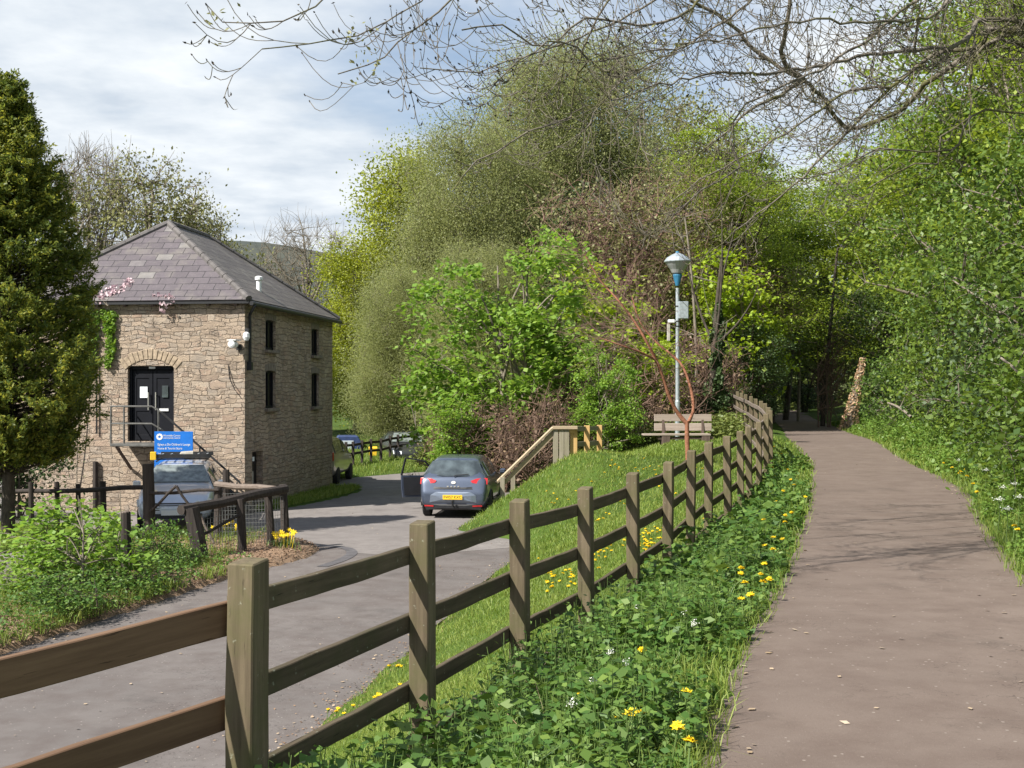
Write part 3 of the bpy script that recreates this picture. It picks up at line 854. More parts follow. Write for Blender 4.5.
# roof vent pipe
vx, vy = -.45, 2.5
vz = EZ + (OH - vx) / (OH + BW / 2) * (RZ - EZ)
v = MB().lathe([(.075, -.15), (.075, .36), (.115, .36), (.115, .44), (.06, .47)], (vx, vy, vz), 12)
v.build('roof_vent', M['whiteplastic'], bld)
MB().box((vx + .10, vy, vz - .03), (.36, .3, .012), Matrix.Rotation(math.atan2(RZ - EZ, OH + BW / 2), 3, 'Y')).build('vent_flashing', M['whiteplastic'], bld)
# camera and lamp by the corner
def cam_unit():
    t = empty('security_camera', bld.matrix_world @ Vector((0, 0, 0)), 'white security camera on the front wall near the building corner', 'camera', rz=BRZ)
    t.location = BC + Matrix.Rotation(BRZ, 3, 'Z') @ Vector((-.14, -.02, 4.42))
    MB().box((0, -.03, 0), (.14, .06, .16)).bar((0, -.05, 0), (-.02, -.20, .02), .05, .05).build('bracket', M['cardark'], t, bevel=.006)
    MB().lathe([(.05, -.26), (.095, -.24), (.10, .0), (.075, .10)], (-.04, -.28, .06), 12, 'Y').build('housing', M['whiteplastic'], t)
    MB().box((-.04, -.30, .17), (.24, .40, .025)).build('hood', M['whiteplastic'], t, bevel=.006)
cam_unit()
t = empty('wall_lamp', BC + Matrix.Rotation(BRZ, 3, 'Z') @ Vector((.09, -.02, 4.76)), 'small white bulkhead lamp on the building corner under the eave', 'lamp', rz=BRZ)
MB().box((.0, -.03, .10), (.12, .10, .10)).build('bracket', M['cardark'], t, bevel=.01)
MB().lathe([(.03, .06), (.085, .02), (.095, -.08), (.06, -.16), (.02, -.18)], (0, -.11, .0), 12).build('globe', M['whiteplastic'], t)

# outside landing and stair
def bl(x, y, z): return BC + Matrix.Rotation(BRZ, 3, 'Z') @ Vector((x, y, z))
st = empty('metal_stair', bl(-2.6, -.6, 0), 'grey metal landing and stair with railings up to the black double door', 'stair', rz=BRZ)
off = Vector((-2.6, -.6, 0))
def sl(x, y, z): return Vector((x + .35, y, z)) - off
lz = 1.90
MB().box(sl(-2.95, -.53, lz - .06), (1.36, 1.04, .07)).build('landing', M['railpaint'], st, bevel=.008)
br = MB()
for x in (-3.5, -2.4): br.bar(sl(x, -.95, lz - .1), sl(x, -.03, lz - .75), .06, .06)
br.build('support_bracket', M['benchleg'], st)
nst = 9; x0, x1 = -2.25, -.18
for i in range(nst):
    f = (i + .5) / nst
    tr = MB().box(sl(x0 + (x1 - x0) * f, -.55, lz * (1 - (i + 1) / (nst + 1)) - .03), (.25, .86, .04))
    tr.build('tread', M['railpaint'], st)
for y in (-1.02, -.06):
    MB().bar(sl(x0, y, lz - .12), sl(x1 + .1, y, .02), .035, .17).build('stringer', M['darkiron'], st)
y = -1.02
for zz_ in (.95, .50):
    MB().tube([sl(-3.62, -.05, lz + zz_), sl(-3.62, y, lz + zz_), sl(-2.5, y, lz + zz_), sl(x0, y, lz + zz_ - .14)], .022, 6).build('handrail', M['railpaint'], st)
    MB().tube([sl(x0, y, lz + zz_ - .14), sl(x1 + .05, y, zz_ - .05), sl(x1 + .12, y, zz_ - .25)], .03, 6).build('handrail', M['darkiron'], st)
for x, z0, z1 in ((-3.62, lz - .08, lz + .96), (-3.26, lz - .08, lz + .95), (-2.32, lz - .3, lz + .9), (-1.2, .9, 1.83), (-.2, 0, .9)):
    MB().tube([sl(x, y, z0), sl(x, y, z1)], .024, 6).build('post', M['railpaint'], st)
# ------------------------------------------------------------------ post and rail fence
fx = np.array([(f[0], f[1]) for f in FENCE[1:-3]])
TOPS = {1: .928, 2: .898, 3: .868, 4: .825, 5: .835, 6: .844, 7: .885, 8: .915, 9: .933, 10: .955, 11: .985, 12: 1.03, 13: 1.16}
fence = empty('post_and_rail_fence', (FENCE[2][0], FENCE[2][1], FENCE[2][2]), 'long weathered post and rail fence running along the left of the path', 'fence')
fo = Vector(fence.location)
rngf = random.Random(5)
posts = []
for i in range(len(fx)):
    x, y = fx[i]; base = FENCE[i + 1][2]
    top = TOPS.get(i, base + 1.32 + (0.0 if i < 14 else 0.03))
    if i == 0: top = .86
    a = fx[max(i - 1, 0)] if i > 1 else fx[i]; b = fx[min(i + 1, len(fx) - 1)]
    d = (b - a) / np.linalg.norm(b - a); rz = math.atan2(d[1], d[0])
    bot = h1(x, y) - .25
    w, l = (.118, .145) if i == 1 else (.108 + rngf.uniform(-.006, .006), .125)
    tilt = Matrix.Rotation(rngf.uniform(-.012, .012), 3, 'X') @ Matrix.Rotation(rngf.uniform(-.012, .012), 3, 'Y') @ Matrix.Rotation(rz, 3, 'Z')
    mb = MB()
    hh = top - bot
    k = 6
    for q in range(k):  # one continuous shaft, slightly uneven
        pass
    vs = []; fs = []
    for q in range(k + 1):
        z = -hh / 2 + hh * q / k; s = 1.0 - (.03 if q == k else 0)
        for (sx, sy) in ((-1, -1), (1, -1), (1, 1), (-1, 1)):
            vs.append(tilt @ Vector((sx * l / 2 * s + rngf.uniform(-.003, .003), sy * w / 2 * s + rngf.uniform(-.003, .003), z + (0.006 * sx if q == k else 0))))
    for q in range(k):
        for c in range(4): fs.append((q * 4 + c, q * 4 + (c + 1) % 4, q * 4 + 4 + (c + 1) % 4, q * 4 + 4 + c))
    fs += [(3, 2, 1, 0), (k * 4, k * 4 + 1, k * 4 + 2, k * 4 + 3)]
    mb.add(vs, fs)
    mid = Vector((x, y, (top + bot) / 2))
    mb.build('post', M['post'], fence, loc=mid - fo, bevel=.006)
    posts.append((Vector((x, y, top)), d, rz))
for i in range(len(posts) - 1):
    (pa, da, _), (pb, db, _) = posts[i], posts[i + 1]
    first = (i == 0)
    d2 = (pb - pa); d2.z = 0; d2.normalize()
    nrm = Vector((-d2.y, d2.x, 0))           # road side
    offs = [.135, .50, .865] if not first else [.155, .545, .90]
    hgt = [.098, .098, .098] if not first else [.135, .13, .13]
    if i >= 2: offs.append(1.20); hgt.append(.10)
    for o_, h_ in zip(offs, hgt):
        sh = nrm * (.054 + .021)
        ea = pa - d2 * (.0 if not first else .05) + sh + Vector((0, 0, -o_ - h_ / 2 + rngf.uniform(-.008, .008)))
        eb = pb + d2 * (-.006) + sh + Vector((0, 0, -o_ - h_ / 2 + rngf.uniform(-.008, .008)))
        if first: ea.z -= .05
        # rail built along its own x axis so that the grain runs with it
        L = (eb - ea).length; dx = (eb - ea).normalized(); dy = Vector((0, 0, 1)).cross(dx).normalized(); dz_ = dx.cross(dy)
        mb = MB(); k = 8; vs = []; fs = []
        for q in range(k + 1):
            u = L * (q / k - .5); sag = -.006 * (1 - (2 * q / k - 1) ** 2) * rngf.uniform(.2, 1.3)
            for (a_, b_) in ((-1, -1), (1, -1), (1, 1), (-1, 1)):
                vs.append((u, a_ * .019, b_ * h_ / 2 + sag + rngf.uniform(-.002, .002)))
        for q in range(k):
            for c in range(4): fs.append((q * 4 + c, q * 4 + (c + 1) % 4, q * 4 + 4 + (c + 1) % 4, q * 4 + 4 + c))
        fs += [(3, 2, 1, 0), (k * 4, k * 4 + 1, k * 4 + 2, k * 4 + 3)]
        mb.add(vs, fs)
        ro = mb.build('rail', M['newrail'] if first else (M['greylog_sunlit_rail'] if i >= 12 else M['rail']), fence, bevel=.004)  # far rails take the paler wood: sunlight put into their colour
        mat = Matrix((dx, dy, dz_)).transposed().to_4x4(); mat.translation = (ea + eb) / 2 - fo
        ro.matrix_local = mat
        if first: tag(ro, 'newer brown rail')

# ------------------------------------------------------------------ cars
def car(name, label, loc, rz, mat, prof, W, wheels, plate=None, group=None, tail=True):
    """prof rows: s, z_bottom, z_belt, z_roof, half width, half width at roof"""
    root = empty(name, loc, label, 'car', group, rz)
    def sec(r):
        s, zb, zl, zr, w, wr = r
        pts = [(0, zb), (w * .72, zb), (w * .93, zb + .05), (w * .985, zb + (zl - zb) * .35), (w, zb + (zl - zb) * .7), (w * .975, zl), (wr + .02 if zr - zl > .15 else w * .9, zr - (.045 if zr - zl > .15 else .02)), (wr * .88, zr - .008), (wr * .45, zr), (0, zr + .003)]
        full = [Vector((-x, s, z)) for x, z in pts[1:-1]][::-1]
        return [Vector((x, s, z)) for x, z in pts] + full     # ring starting bottom centre going right, top, left
    rings = [sec(r) for r in prof]; n = len(rings[0]); mb = MB()
    for i, r in enumerate(rings): mb.v += [tuple(p) for p in r]
    for i in range(len(rings) - 1):
        for q in range(n):
            q2 = (q + 1) % n
            mb.f.append([i * n + q, i * n + q2, (i + 1) * n + q2, (i + 1) * n + q])
    mb.f.append(list(range(n))[::-1]); mb.f.append([(len(rings) - 1) * n + q for q in range(n)])
    body = mb.build('body', mat, root, sm=True)
    sub = body.modifiers.new('smooth', 'SUBSURF'); sub.levels = 2; sub.render_levels = 2
    return root, rings, n, body

def wheel(root, x, y, r, w=.20, side=1):
    o = MB().lathe([(r * .62, -w / 2), (r * .9, -w / 2), (r, -w * .36), (r, w * .36), (r * .9, w / 2), (r * .62, w / 2)], (0, 0, 0), 24, 'X').build('wheel', M['tyre'], root, (x, y, r), sm=False)
    rm = MB().lathe([(r * .63, -.02), (r * .63, .02)], (side * w * .30, 0, 0), 24, 'X')
    for k in range(5):
        a = k * 2 * math.pi / 5
        rm.bar((side * w * .40, 0, 0), (side * w * .36, math.cos(a) * r * .6, math.sin(a) * r * .6), .07, .03, (1, 0, 0))
    rm.build('rim', M['alloy'], o)
    return o
def text(body, size, mat, parent, M4, name='lettering', extr=.001, align='CENTER'):
    cu = bpy.data.curves.new(name, 'FONT'); cu.body = body; cu.size = size; cu.extrude = extr
    cu.align_x = align; cu.align_y = 'CENTER'
    cu.materials.append(mat)
    tmp = bpy.data.objects.new('tmp', cu); COL.objects.link(tmp)
    dg = bpy.context.evaluated_depsgraph_get(); dg.update()
    me = bpy.data.meshes.new_from_object(tmp.evaluated_get(dg))
    bpy.data.objects.remove(tmp)
    me.materials.clear(); me.materials.append(mat)
    o = bpy.data.objects.new(name, me); COL.objects.link(o); o.parent = parent
    o.matrix_local = M4
    return o
def ell(cx, cz, rx, rz, n=20):
    return [(cx + rx * math.cos(2 * math.pi * i / n), cz + rz * math.sin(2 * math.pi * i / n)) for i in range(n)]

def drape(poly, fy, y_out, thick=.02):
    """outline in x,z laid on the rear surface fy(x,z), standing y_out proud"""
    n = len(poly); c = (sum(p[0] for p in poly) / n, sum(p[1] for p in poly) / n)
    vs = []; fs = []
    rings = [0.0, .45, .8, 1.0]
    for r in rings[1:]:
        for p in poly:
            x, z = c[0] + (p[0] - c[0]) * r, c[1] + (p[1] - c[1]) * r
            vs.append((x, fy(x, z) - y_out, z))
    for p in poly: vs.append((p[0], fy(p[0], p[1]) + thick, p[1]))
    vs.append((c[0], fy(*c) - y_out, c[1])); ci = len(vs) - 1
    for i in range(n): fs.append((ci, i, (i + 1) % n))
    for k in range(3):
        for i in range(n): fs.append((k * n + i, (k + 1) * n + i, (k + 1) * n + (i + 1) % n, k * n + (i + 1) % n))
    return MB().add(vs, fs)

# hatchback seen from behind -----------------------------------------------------------
hp = [(0.0, .42, .60, .62, .74, .66), (.02, .32, .64, .68, .80, .7), (.07, .28, .74, .82, .835, .72), (.13, .26, .92, .99, .86, .70), (.20, .25, .98, 1.05, .872, .66),
      (.42, .24, 1.0, 1.29, .88, .60), (.58, .23, 1.0, 1.43, .885, .575), (.85, .22, .995, 1.485, .885, .575), (1.5, .22, .98, 1.515, .885, .58), (2.1, .22, .965, 1.49, .885, .575),
      (2.5, .22, .95, 1.40, .885, .565), (3.15, .22, .92, 1.03, .88, .62), (3.35, .22, .90, .97, .875, .66), (3.8, .22, .82, .89, .85, .66), (4.12, .24, .70, .76, .78, .62), (4.26, .30, .58, .61, .66, .54)]
carloc = Vector((-1.50, 31.75, ROADZ))
croot, crings, cn, cbody = car('hatchback_car', 'steel blue hatchback parked by the steps with its left front door open', carloc, -math.atan2(.1, .99), M['car_blue'], hp, 1.77, None)
croot.scale = (1, 1, 1.04)
def reary(x, z):
    zs = [(.30, .03), (.5, -.02), (.68, .015), (.82, .065), (.99, .125), (1.05, .195), (1.29, .41), (1.43, .57), (1.6, .8)]
    ax = abs(x) / .88; curve = .16 * max(0, ax - .25) ** 2
    for (z0, y0), (z1, y1) in zip(zs, zs[1:]):
        if z <= z1: return y0 + (y1 - y0) * max(0, min(1, (z - z0) / (z1 - z0))) + curve
    return .8
drape([(-.76, 1.06), (-.60, 1.385), (-.46, 1.41), (.46, 1.41), (.60, 1.385), (.76, 1.06), (.3, 1.03), (-.3, 1.03)], reary, .014).build('rear_window', M['carglass'], croot, sm=False)
MB().tube([(0, .12, 1.035), (.05, .14, 1.06), (.38, .17, 1.085)], .012, 6).build('wiper', M['cardark'], croot)
for s in (-1, 1):
    drape([(s * .865, .985), (s * .80, .995), (s * .58, .98), (s * .44, .925), (s * .48, .88), (s * .66, .85), (s * .865, .84)][::s], reary, .022, .05).build('tail_light', M['lamp_red'], croot)
    drape([(s * .74, .335), (s * .50, .330), (s * .50, .295), (s * .74, .30)], reary, .045, .04).build('reflector', M['lamp_red'], croot)
    # side windows lie on the glasshouse between belt and roof rail
for s in (-1, 1):
    def gp(i, t):
        a = crings[i][5]; b = crings[i][6]; p = a.lerp(b, t); return Vector((s * (abs(p.x) + .012), p.y, p.z))
    for (i0, i1, nm) in ((5, 7, 'quarter_window'), (7, 9, 'side_window'), (9, 11, 'side_window')):
        if s == -1 and i0 == 9: continue
        mb = MB(); top = []; bot = []
        for i in range(i0, i1 + 1): bot.append(gp(i, .10)); top.append(gp(i, .86))
        f = .05
        bot[0].y += f; top[0].y += f; bot[-1].y -= f; top[-1].y -= f
        if i0 == 5: top[0] = gp(5, .5); top[0].y += .08
        k = len(bot); mb.v = [tuple(p) for p in bot + top]; mb.f = [[q, q + 1, k + q + 1, k + q] for q in range(k - 1)]
        o = mb.build(nm, M['carglass'], croot); sd_ = o.modifiers.new('thick', 'SOLIDIFY'); sd_.thickness = .02; sd_.offset = 0
drape([(-.78, .80), (-.70, .70), (.70, .70), (.78, .80), (.70, .775), (-.70, .775)], reary, .012).build('tailgate_crease', M['cardark'], croot)
drape([(-.58, .58), (-.44, .66), (.44, .66), (.58, .58), (.60, .40), (-.60, .40)], reary, .03).build('bumper_panel', M['car_blue_light'], croot)
drape([(-.74, .37), (.74, .37), (.70, .22), (-.70, .22)], reary, .028, .1).build('bumper_skirt', M['cardark'], croot)
pl = MB().box((0, -.075, .535), (.50, .012, .112)).build('number_plate', M['plate_yellow'], croot, bevel=.003)
text('FW57 KXC', .095, M['cardark'], pl, Matrix.Translation((0, -.083, .535)) @ Matrix.Rotation(R(90), 4, 'X'), 'plate_lettering')
MB().tube([(0, .1, .33), (0, -.09, .33), (0, -.10, .42)], .02, 8).lathe([(.012, .40), (.03, .43), (.03, .46), (.01, .48)], (0, -.10, 0), 10).build('tow_bar', M['cardark'], croot)
bd = MB().prism([(p[0], reary(p[0], p[1]) - .016, p[1]) for p in ell(0, .885, .06, .035)], (0, .02, 0)).build('badge', M['chrome'], croot)
bl_ = MB()
for q in range(4): bl_.box((-.14 + q * .09, reary(0, .80) - .012, .79), (.045, .012, .028))
bl_.build('name_badge', M['chrome'], croot)
MB().tube([(0, .95, 1.50), (0, .80, 1.66)], .008, 5).build('aerial', M['cardark'], croot)
for s in (-1, 1):
    for y in (.80, 3.42):
        wheel(croot, s * .78, y, .315, .205, s)
        MB().tube([(s * .885, y + math.cos(a) * .36, .32 + math.sin(a) * .36) for a in np.linspace(-.1, math.pi + .1, 14)], .018, 6).build('wheel_arch', M['cardark'], croot)
MB().box((.98, 2.72, 1.02), (.16, .10, .13)).build('door_mirror', M['car_blue'], croot, bevel=.03)
for s in (-1, 1): MB().bar((s * .888, 1.0, .36), (s * .888, 3.05, .34), .02, .07).build('sill_trim', M['cardark'], croot)
# dark plate painting the shade inside the open doorway, and the opened door
MB().prism([(-.895, 1.95, .36), (-.895, 2.95, .36), (-.895, 3.0, .90), (-.66, 2.60, 1.32), (-.62, 2.0, 1.42), (-.895, 1.95, .95)], (.03, 0, 0)).build('door_opening_shade', M['cardark'], croot)
dm = empty('door_hinge', (0, 0, 0))
hin = Vector((-.86, 2.95, -.03)); Dm = Matrix.Translation(hin) @ Matrix.Rotation(R(-62), 4, 'Z')
def dp_(y, z, x=0): return Dm @ Vector((x, -y, z))
bpy.data.objects.remove(dm)
dl = MB()
outl = [(.02, .34), (1.02, .34), (1.06, .60), (1.06, .93), (.0, .90), (.0, .55)]
dl.prism([dp_(y, z) for y, z in outl], (Dm.to_3x3() @ Vector((-.07, 0, 0))))
door = dl.build('front_door', M['car_blue'], croot, bevel=.012)
MB().prism([dp_(y, z, .012) for y, z in [(.05, .40), (.98, .40), (1.01, .88), (.05, .86)]], (Dm.to_3x3() @ Vector((.012, 0, 0)))).build('door_card', M['cardark'], door)
wf = MB()
wp = [dp_(.0, .90, -.03), dp_(.42, 1.30, .10), dp_(.98, 1.40, .14), dp_(1.05, .93, -.03)]
for a, b in zip(wp, wp[1:]): wf.bar(a, b, .055, .04)
wf.build('window_frame', M['cardark'], door, bevel=.006)
MB().box(dp_(.12, .98, -.10), (.18, .10, .13)).build('door_mirror', M['car_blue'], door, bevel=.03)

# silver estate with roof load, facing the camera, behind the log fence ------------------
ep = [(0.0, .42, .60, .62, .78, .66), (.03, .32, .70, .76, .83, .7), (.10, .28, .95, 1.0, .86, .70), (.22, .26, 1.0, 1.30, .87, .62), (.34, .26, 1.0, 1.46, .875, .58), (.8, .25, 1.0, 1.50, .88, .585),
      (1.6, .25, .99, 1.51, .88, .59), (2.3, .25, .97, 1.48, .88, .58), (2.65, .25, .96, 1.39, .88, .57), (3.28, .25, .94, 1.02, .875, .64), (3.5, .25, .91, .98, .87, .68), (4.0, .25, .85, .92, .85, .68), (4.35, .26, .74, .80, .80, .64), (4.5, .32, .60, .64, .68, .56)]
eloc = Vector((-8.55, 33.0, ROADZ)) + Vector((-.05, .0, 0))
er = math.pi + .17
erad = Matrix.Rotation(er, 3, 'Z')
eloc = Vector((PX(173, 28.6), 28.6, ROADZ)) - erad @ Vector((0, 4.5, 0))
eroot, erings, en, ebody = car('estate_car', 'pale silver estate car with a loaded roof rack below the blue sign', eloc, er, M['car_silver'], ep, 1.76, None)
def glassband(root, rings, i0, i1, s, nm, lo=.10, hi=.86):
    mb = MB(); top = []; bot = []
    for i in range(i0, i1 + 1):
        for L_, t in ((bot, lo), (top, hi)):
            p = rings[i][5].lerp(rings[i][6], t); L_.append(Vector((s * (abs(p.x) + .012), p.y, p.z)))
    bot[0].y += .05; top[0].y += .05; bot[-1].y -= .05; top[-1].y -= .05
    k = len(bot); mb.v = [tuple(p) for p in bot + top]; mb.f = [[q, q + 1, k + q + 1, k + q] for q in range(k - 1)]
    o = mb.build(nm, M['carglass'], root); m_ = o.modifiers.new('thick', 'SOLIDIFY'); m_.thickness = .02; m_.offset = 0
for s in (-1, 1):
    for i0, i1 in ((4, 6), (6, 7), (7, 9)): glassband(eroot, erings, i0, i1, s, 'side_window')
ws = MB().prism([(-.74, 3.20, 1.06), (.74, 3.20, 1.06), (.56, 2.66, 1.43), (-.56, 2.66, 1.43)], (0, -.02, -.02)).build('windscreen', M['carglass2'], eroot)
ws.location = (0, .06, .03)
for s in (-1, 1):
    MB().prism([(s * .84, 4.20, .74), (s * .50, 4.42, .70), (s * .50, 4.46, .58), (s * .82, 4.28, .58)], (0, .035, .02)).build('headlight', M['lamp_clear'], eroot, bevel=.008)
    for y in (.85, 3.6): wheel(eroot, s * .77, y, .32, .2, s)
    MB().box((s * .99, 2.95, 1.03), (.18, .10, .14)).build('door_mirror', M['whiteplastic'], eroot, bevel=.03)
gr = MB()
for q in range(4): gr.box((0, 4.47, .52 + q * .05), (.84, .03, .022))
gr.build('grille', M['cardark'], eroot)
MB().box((0, 4.49, .38), (1.30, .04, .11)).build('lower_intake', M['cardark'], eroot, bevel=.01)
MB().box((0, 4.525, .46), (.52, .012, .115)).build('number_plate', M['plate_white'], eroot)
for s in (-1, 1):
    MB().tube([(s * .58, 1.0, 1.55), (s * .58, 2.5, 1.53)], .018, 6).build('roof_rail', M['cardark'], eroot)
for y in (1.1, 2.3): MB().box((0, y, 1.575), (1.26, .05, .035)).build('roof_bar', M['cardark'], eroot)
t = empty('ladder', eloc + erad @ Vector((0, 1.7, 1.60)), 'dark folded ladder with a yellow end strapped across the estate car roof', 'ladder', rz=er)
for y in (-.62, .66):
    MB().bar((-.68, y, .05), (.62, y, .05), .05, .10).build('stile', M['darkiron'], t)
for q in range(6): MB().bar((-.55 + q * .22, -.6, .05), (-.55 + q * .22, .64, .05), .03, .03).build('rung', M['steel'], t)
MB().box((.67, .66, .06), (.14, .12, .20)).build('end_cap', M['yellow'], t, bevel=.01)
t = empty('roof_bundle', eloc + erad @ Vector((-.12, 2.3, 1.60)), 'small pale bundle tied on the roof rack in front of the blue sign', 'bundle', rz=er); t.scale = (.55, .6, .75)
MB().lathe([(.05, -.3), (.12, -.26), (.13, 0), (.11, .25), (.04, .3)], (0, 0, .12), 10, 'X').build('sack', M['grey_sheet'], t, jitter=.04)
MB().tube([(.1, -.14, .1), (.1, 0, .26), (.1, .14, .1), (.1, 0, -.02), (.1, -.14, .1)], .012, 5).build('strap', M['bluemetal'], t)

# beige car behind the far corner of the building ---------------------------------------
bp = [(0.0, .45, .70, .73, .76, .68), (.02, .36, .80, .84, .82, .72), (.08, .30, 1.0, 1.06, .85, .72), (.20, .28, 1.05, 1.40, .86, .66), (.32, .28, 1.05, 1.60, .865, .64), (.9, .28, 1.04, 1.66, .87, .64),
      (1.8, .28, 1.02, 1.66, .87, .64), (2.5, .28, 1.0, 1.55, .87, .62), (3.05, .28, .98, 1.08, .865, .66), (3.8, .28, .90, .98, .84, .66), (4.1, .34, .7, .74, .74, .6)]
b_, brings, bn, _ = car('people_carrier_car', 'beige tall car half hidden behind the far building corner', (PX(346, 43.5) - 1.22, 43.2, ROADZ), -.05, M['car_beige'], bp, 1.74, None)
for s in (-1, 1):
    for i0, i1 in ((4, 6), (6, 8)): glassband(b_, brings, i0, i1, s, 'side_window')
    MB().box((s * .78, .02, 1.0), (.13, .10, .30)).build('tail_light', M['lamp_red'], b_, bevel=.02)
    for y in (.8, 3.3): wheel(b_, s * .77, y, .31, .2, s)
MB().prism([(-.62, .10, 1.12), (.62, .10, 1.12), (.56, .25, 1.5), (-.56, .25, 1.5)], (0, .02, 0)).build('rear_window', M['carglass'], b_)
MB().box((.0, -.02, .78), (.50, .02, .11)).build('number_plate', M['plate_white'], b_)
MB().box((0, -.02, .42), (1.5, .07, .16)).build('bumper', M['cardark'], b_, bevel=.02)

# grey car beyond the far fence -----------------------------------------------------------
g_, grings, gn, _ = car('saloon_car', 'dark grey car with a bright windscreen beyond the far fence', (PX(389, 55) + .1, 57.6, ROADZ), math.pi + .25, M['car_grey'], ep, 1.76, None)
for s in (-1, 1):
    for i0, i1 in ((4, 6), (6, 7), (7, 9)): glassband(g_, grings, i0, i1, s, 'side_window')
    MB().prism([(s * .84, 4.20, .74), (s * .50, 4.42, .70), (s * .50, 4.46, .58), (s * .82, 4.28, .58)], (0, .035, .02)).build('headlight', M['lamp_clear'], g_)
    for y in (.85, 3.6): wheel(g_, s * .77, y, .32, .2, s)
w_ = MB().prism([(-.74, 3.26, 1.09), (.74, 3.26, 1.09), (.56, 2.72, 1.46), (-.56, 2.72, 1.46)], (0, -.02, -.02)).build('windscreen', M['carglass2'], g_)

# blue covered trailer --------------------------------------------------------------------
t = empty('covered_trailer', (PX(348, 56), 56, ROADZ + .02), 'blue covered trailer with a pale window panel beyond the far fence', 'trailer', rz=.15); t.scale = (.95, .95, .88)
prof = [(-.62, .45), (-.66, 1.05), (-.46, 1.42), (.46, 1.42), (.66, 1.05), (.62, .45)]
MB().prism([(x, -.3, z) for x, z in prof], (0, 2.0, 0)).build('cover', M['bluesheet'], t, bevel=.03)
MB().box((-.05, -.315, .95), (.62, .03, .50)).build('window_panel', M['palesheet'], t, bevel=.01)
MB().box((0, .7, .38), (1.24, 2.0, .12)).build('chassis', M['cardark'], t)
for s in (-1, 1): MB().lathe([(.1, -.08), (.27, -.07), (.28, 0), (.27, .07), (.1, .08)], (s * .70, .6, .28), 16, 'X').build('wheel', M['tyre'], t)
MB().tube([(0, -.3, .38), (0, -1.1, .36)], .035, 6).build('tow_bar', M['darkiron'], t)
# yellow grit bin
t = empty('grit_bin', (PX(373, 53.6), 53.6, h1(PX(373, 53.6), 53.6)), 'yellow grit bin standing behind the far fence', 'bin', rz=.1); t.scale = (.42, .42, .5)
MB().prism([(-.36, -.25, 0), (.36, -.25, 0), (.42, -.3, .62), (-.42, -.3, .62)], (0, .55, 0)).build('tub', M['yellow'], t, bevel=.02)
MB().prism([(-.45, -.33, .63), (.45, -.33, .63), (.42, -.1, .78), (-.42, -.1, .78)], (0, .4, 0)).build('lid', M['yellow'], t, bevel=.02)
# far fence of dark posts
ff = empty('low_post_fence', (PX(350, 50.5), 50.5, h1(PX(350, 50.5), 50.5)), 'low dark post fence across the far end of the yard', 'fence')
pp = []
for px, yy in ((331, 49.5), (341, 49.7), (346, 49.9), (353, 50.4), (362, 51), (371, 51.6), (381, 52.2), (390, 53), (398, 53.6), (414, 54.6), (427, 55.8), (440, 57)):
    x = PX(px, yy); g = h1(x, yy); pp.append(Vector((x, yy, g)))
    MB().box((0, 0, .42), (.11, .11, 1.04)).build('post', M['darkwood'], ff, loc=Vector((x, yy, g)) - Vector(ff.location), bevel=.01)
for a, b in zip(pp, pp[1:]):
    for z in (.80, .45):
        MB().bar(a + Vector((0, .07, z)) - Vector(ff.location), b + Vector((0, .07, z)) - Vector(ff.location), .04, .10).build('rail', M['darkwood'], ff)

# ------------------------------------------------------------------ blue sign on posts
SY = 32.1; sx0, sx1 = PX(154.5, SY), PX(193, SY); sz0, sz1 = PZ(474, SY), PZ(431.5, SY)
sc_ = Vector(((sx0 + sx1) / 2, SY, ROADZ))
sg = empty('blue_sign', sc_, 'bright blue notice board with white lettering above the silver estate car', 'sign')
sw, shh = sx1 - sx0, sz1 - sz0; zc = (sz0 + sz1) / 2 - ROADZ
MB().box((0, 0, zc), (sw, .03, shh)).build('board', M['signblue'], sg, bevel=.004)
for s in (-1, 1): MB().tube([(s * sw * .36, .045, 0), (s * sw * .36, .045, sz1 - ROADZ - .03)], .03, 8).build('post', M['steel'], sg)
TM = lambda x, z: Matrix.Translation((x, -.018, z)) @ Matrix.Rotation(R(90), 4, 'X')
lx = -sw / 2
zt = zc + shh / 2
ring = MB(); rr = .075
for i in range(24):
    a0, a1 = 2 * math.pi * i / 24, 2 * math.pi * (i + 1) / 24
    c = Vector((lx + .135, -.022, zt - .135))
    p = [c + Vector((math.cos(a) * r * (1 + .05 * math.cos(12 * a)), 0, math.sin(a) * r * (1 + .05 * math.cos(12 * a)))) for a, r in ((a0, .034), (a1, .034), (a1, .082), (a0, .082))]
    ring.prism(p, (0, .006, 0))
ring.build('emblem', M['whiteplastic'], sg)
text('Rhondda Cynon', .066, M['whiteplastic'], sg, TM(lx + .235, zt - .105), align='LEFT')
text('community centre', .058, M['whiteplastic'], sg, TM(lx + .235, zt - .165), align='LEFT')
text('Eglwys a Die Children\u2019s Lounge', .082, M['whiteplastic'], sg, TM(lx + .085, zt - .335), align='LEFT').scale = (.80, 1, 1)
text('Home & Tourist Store', .080, M['whiteplastic'], sg, TM(lx + .085, zt - .435), align='LEFT').scale = (.86, 1, 1)
text('Ymddiriedolaeth Natur De Cymru a Gorllewin', .052, M['whiteplastic'], sg, TM(lx + .085, zt - .565), align='LEFT').scale = (.88, 1, 1)
text('www', .05, M['whiteplastic'], sg, TM(lx + .085, zt - .64), align='LEFT')

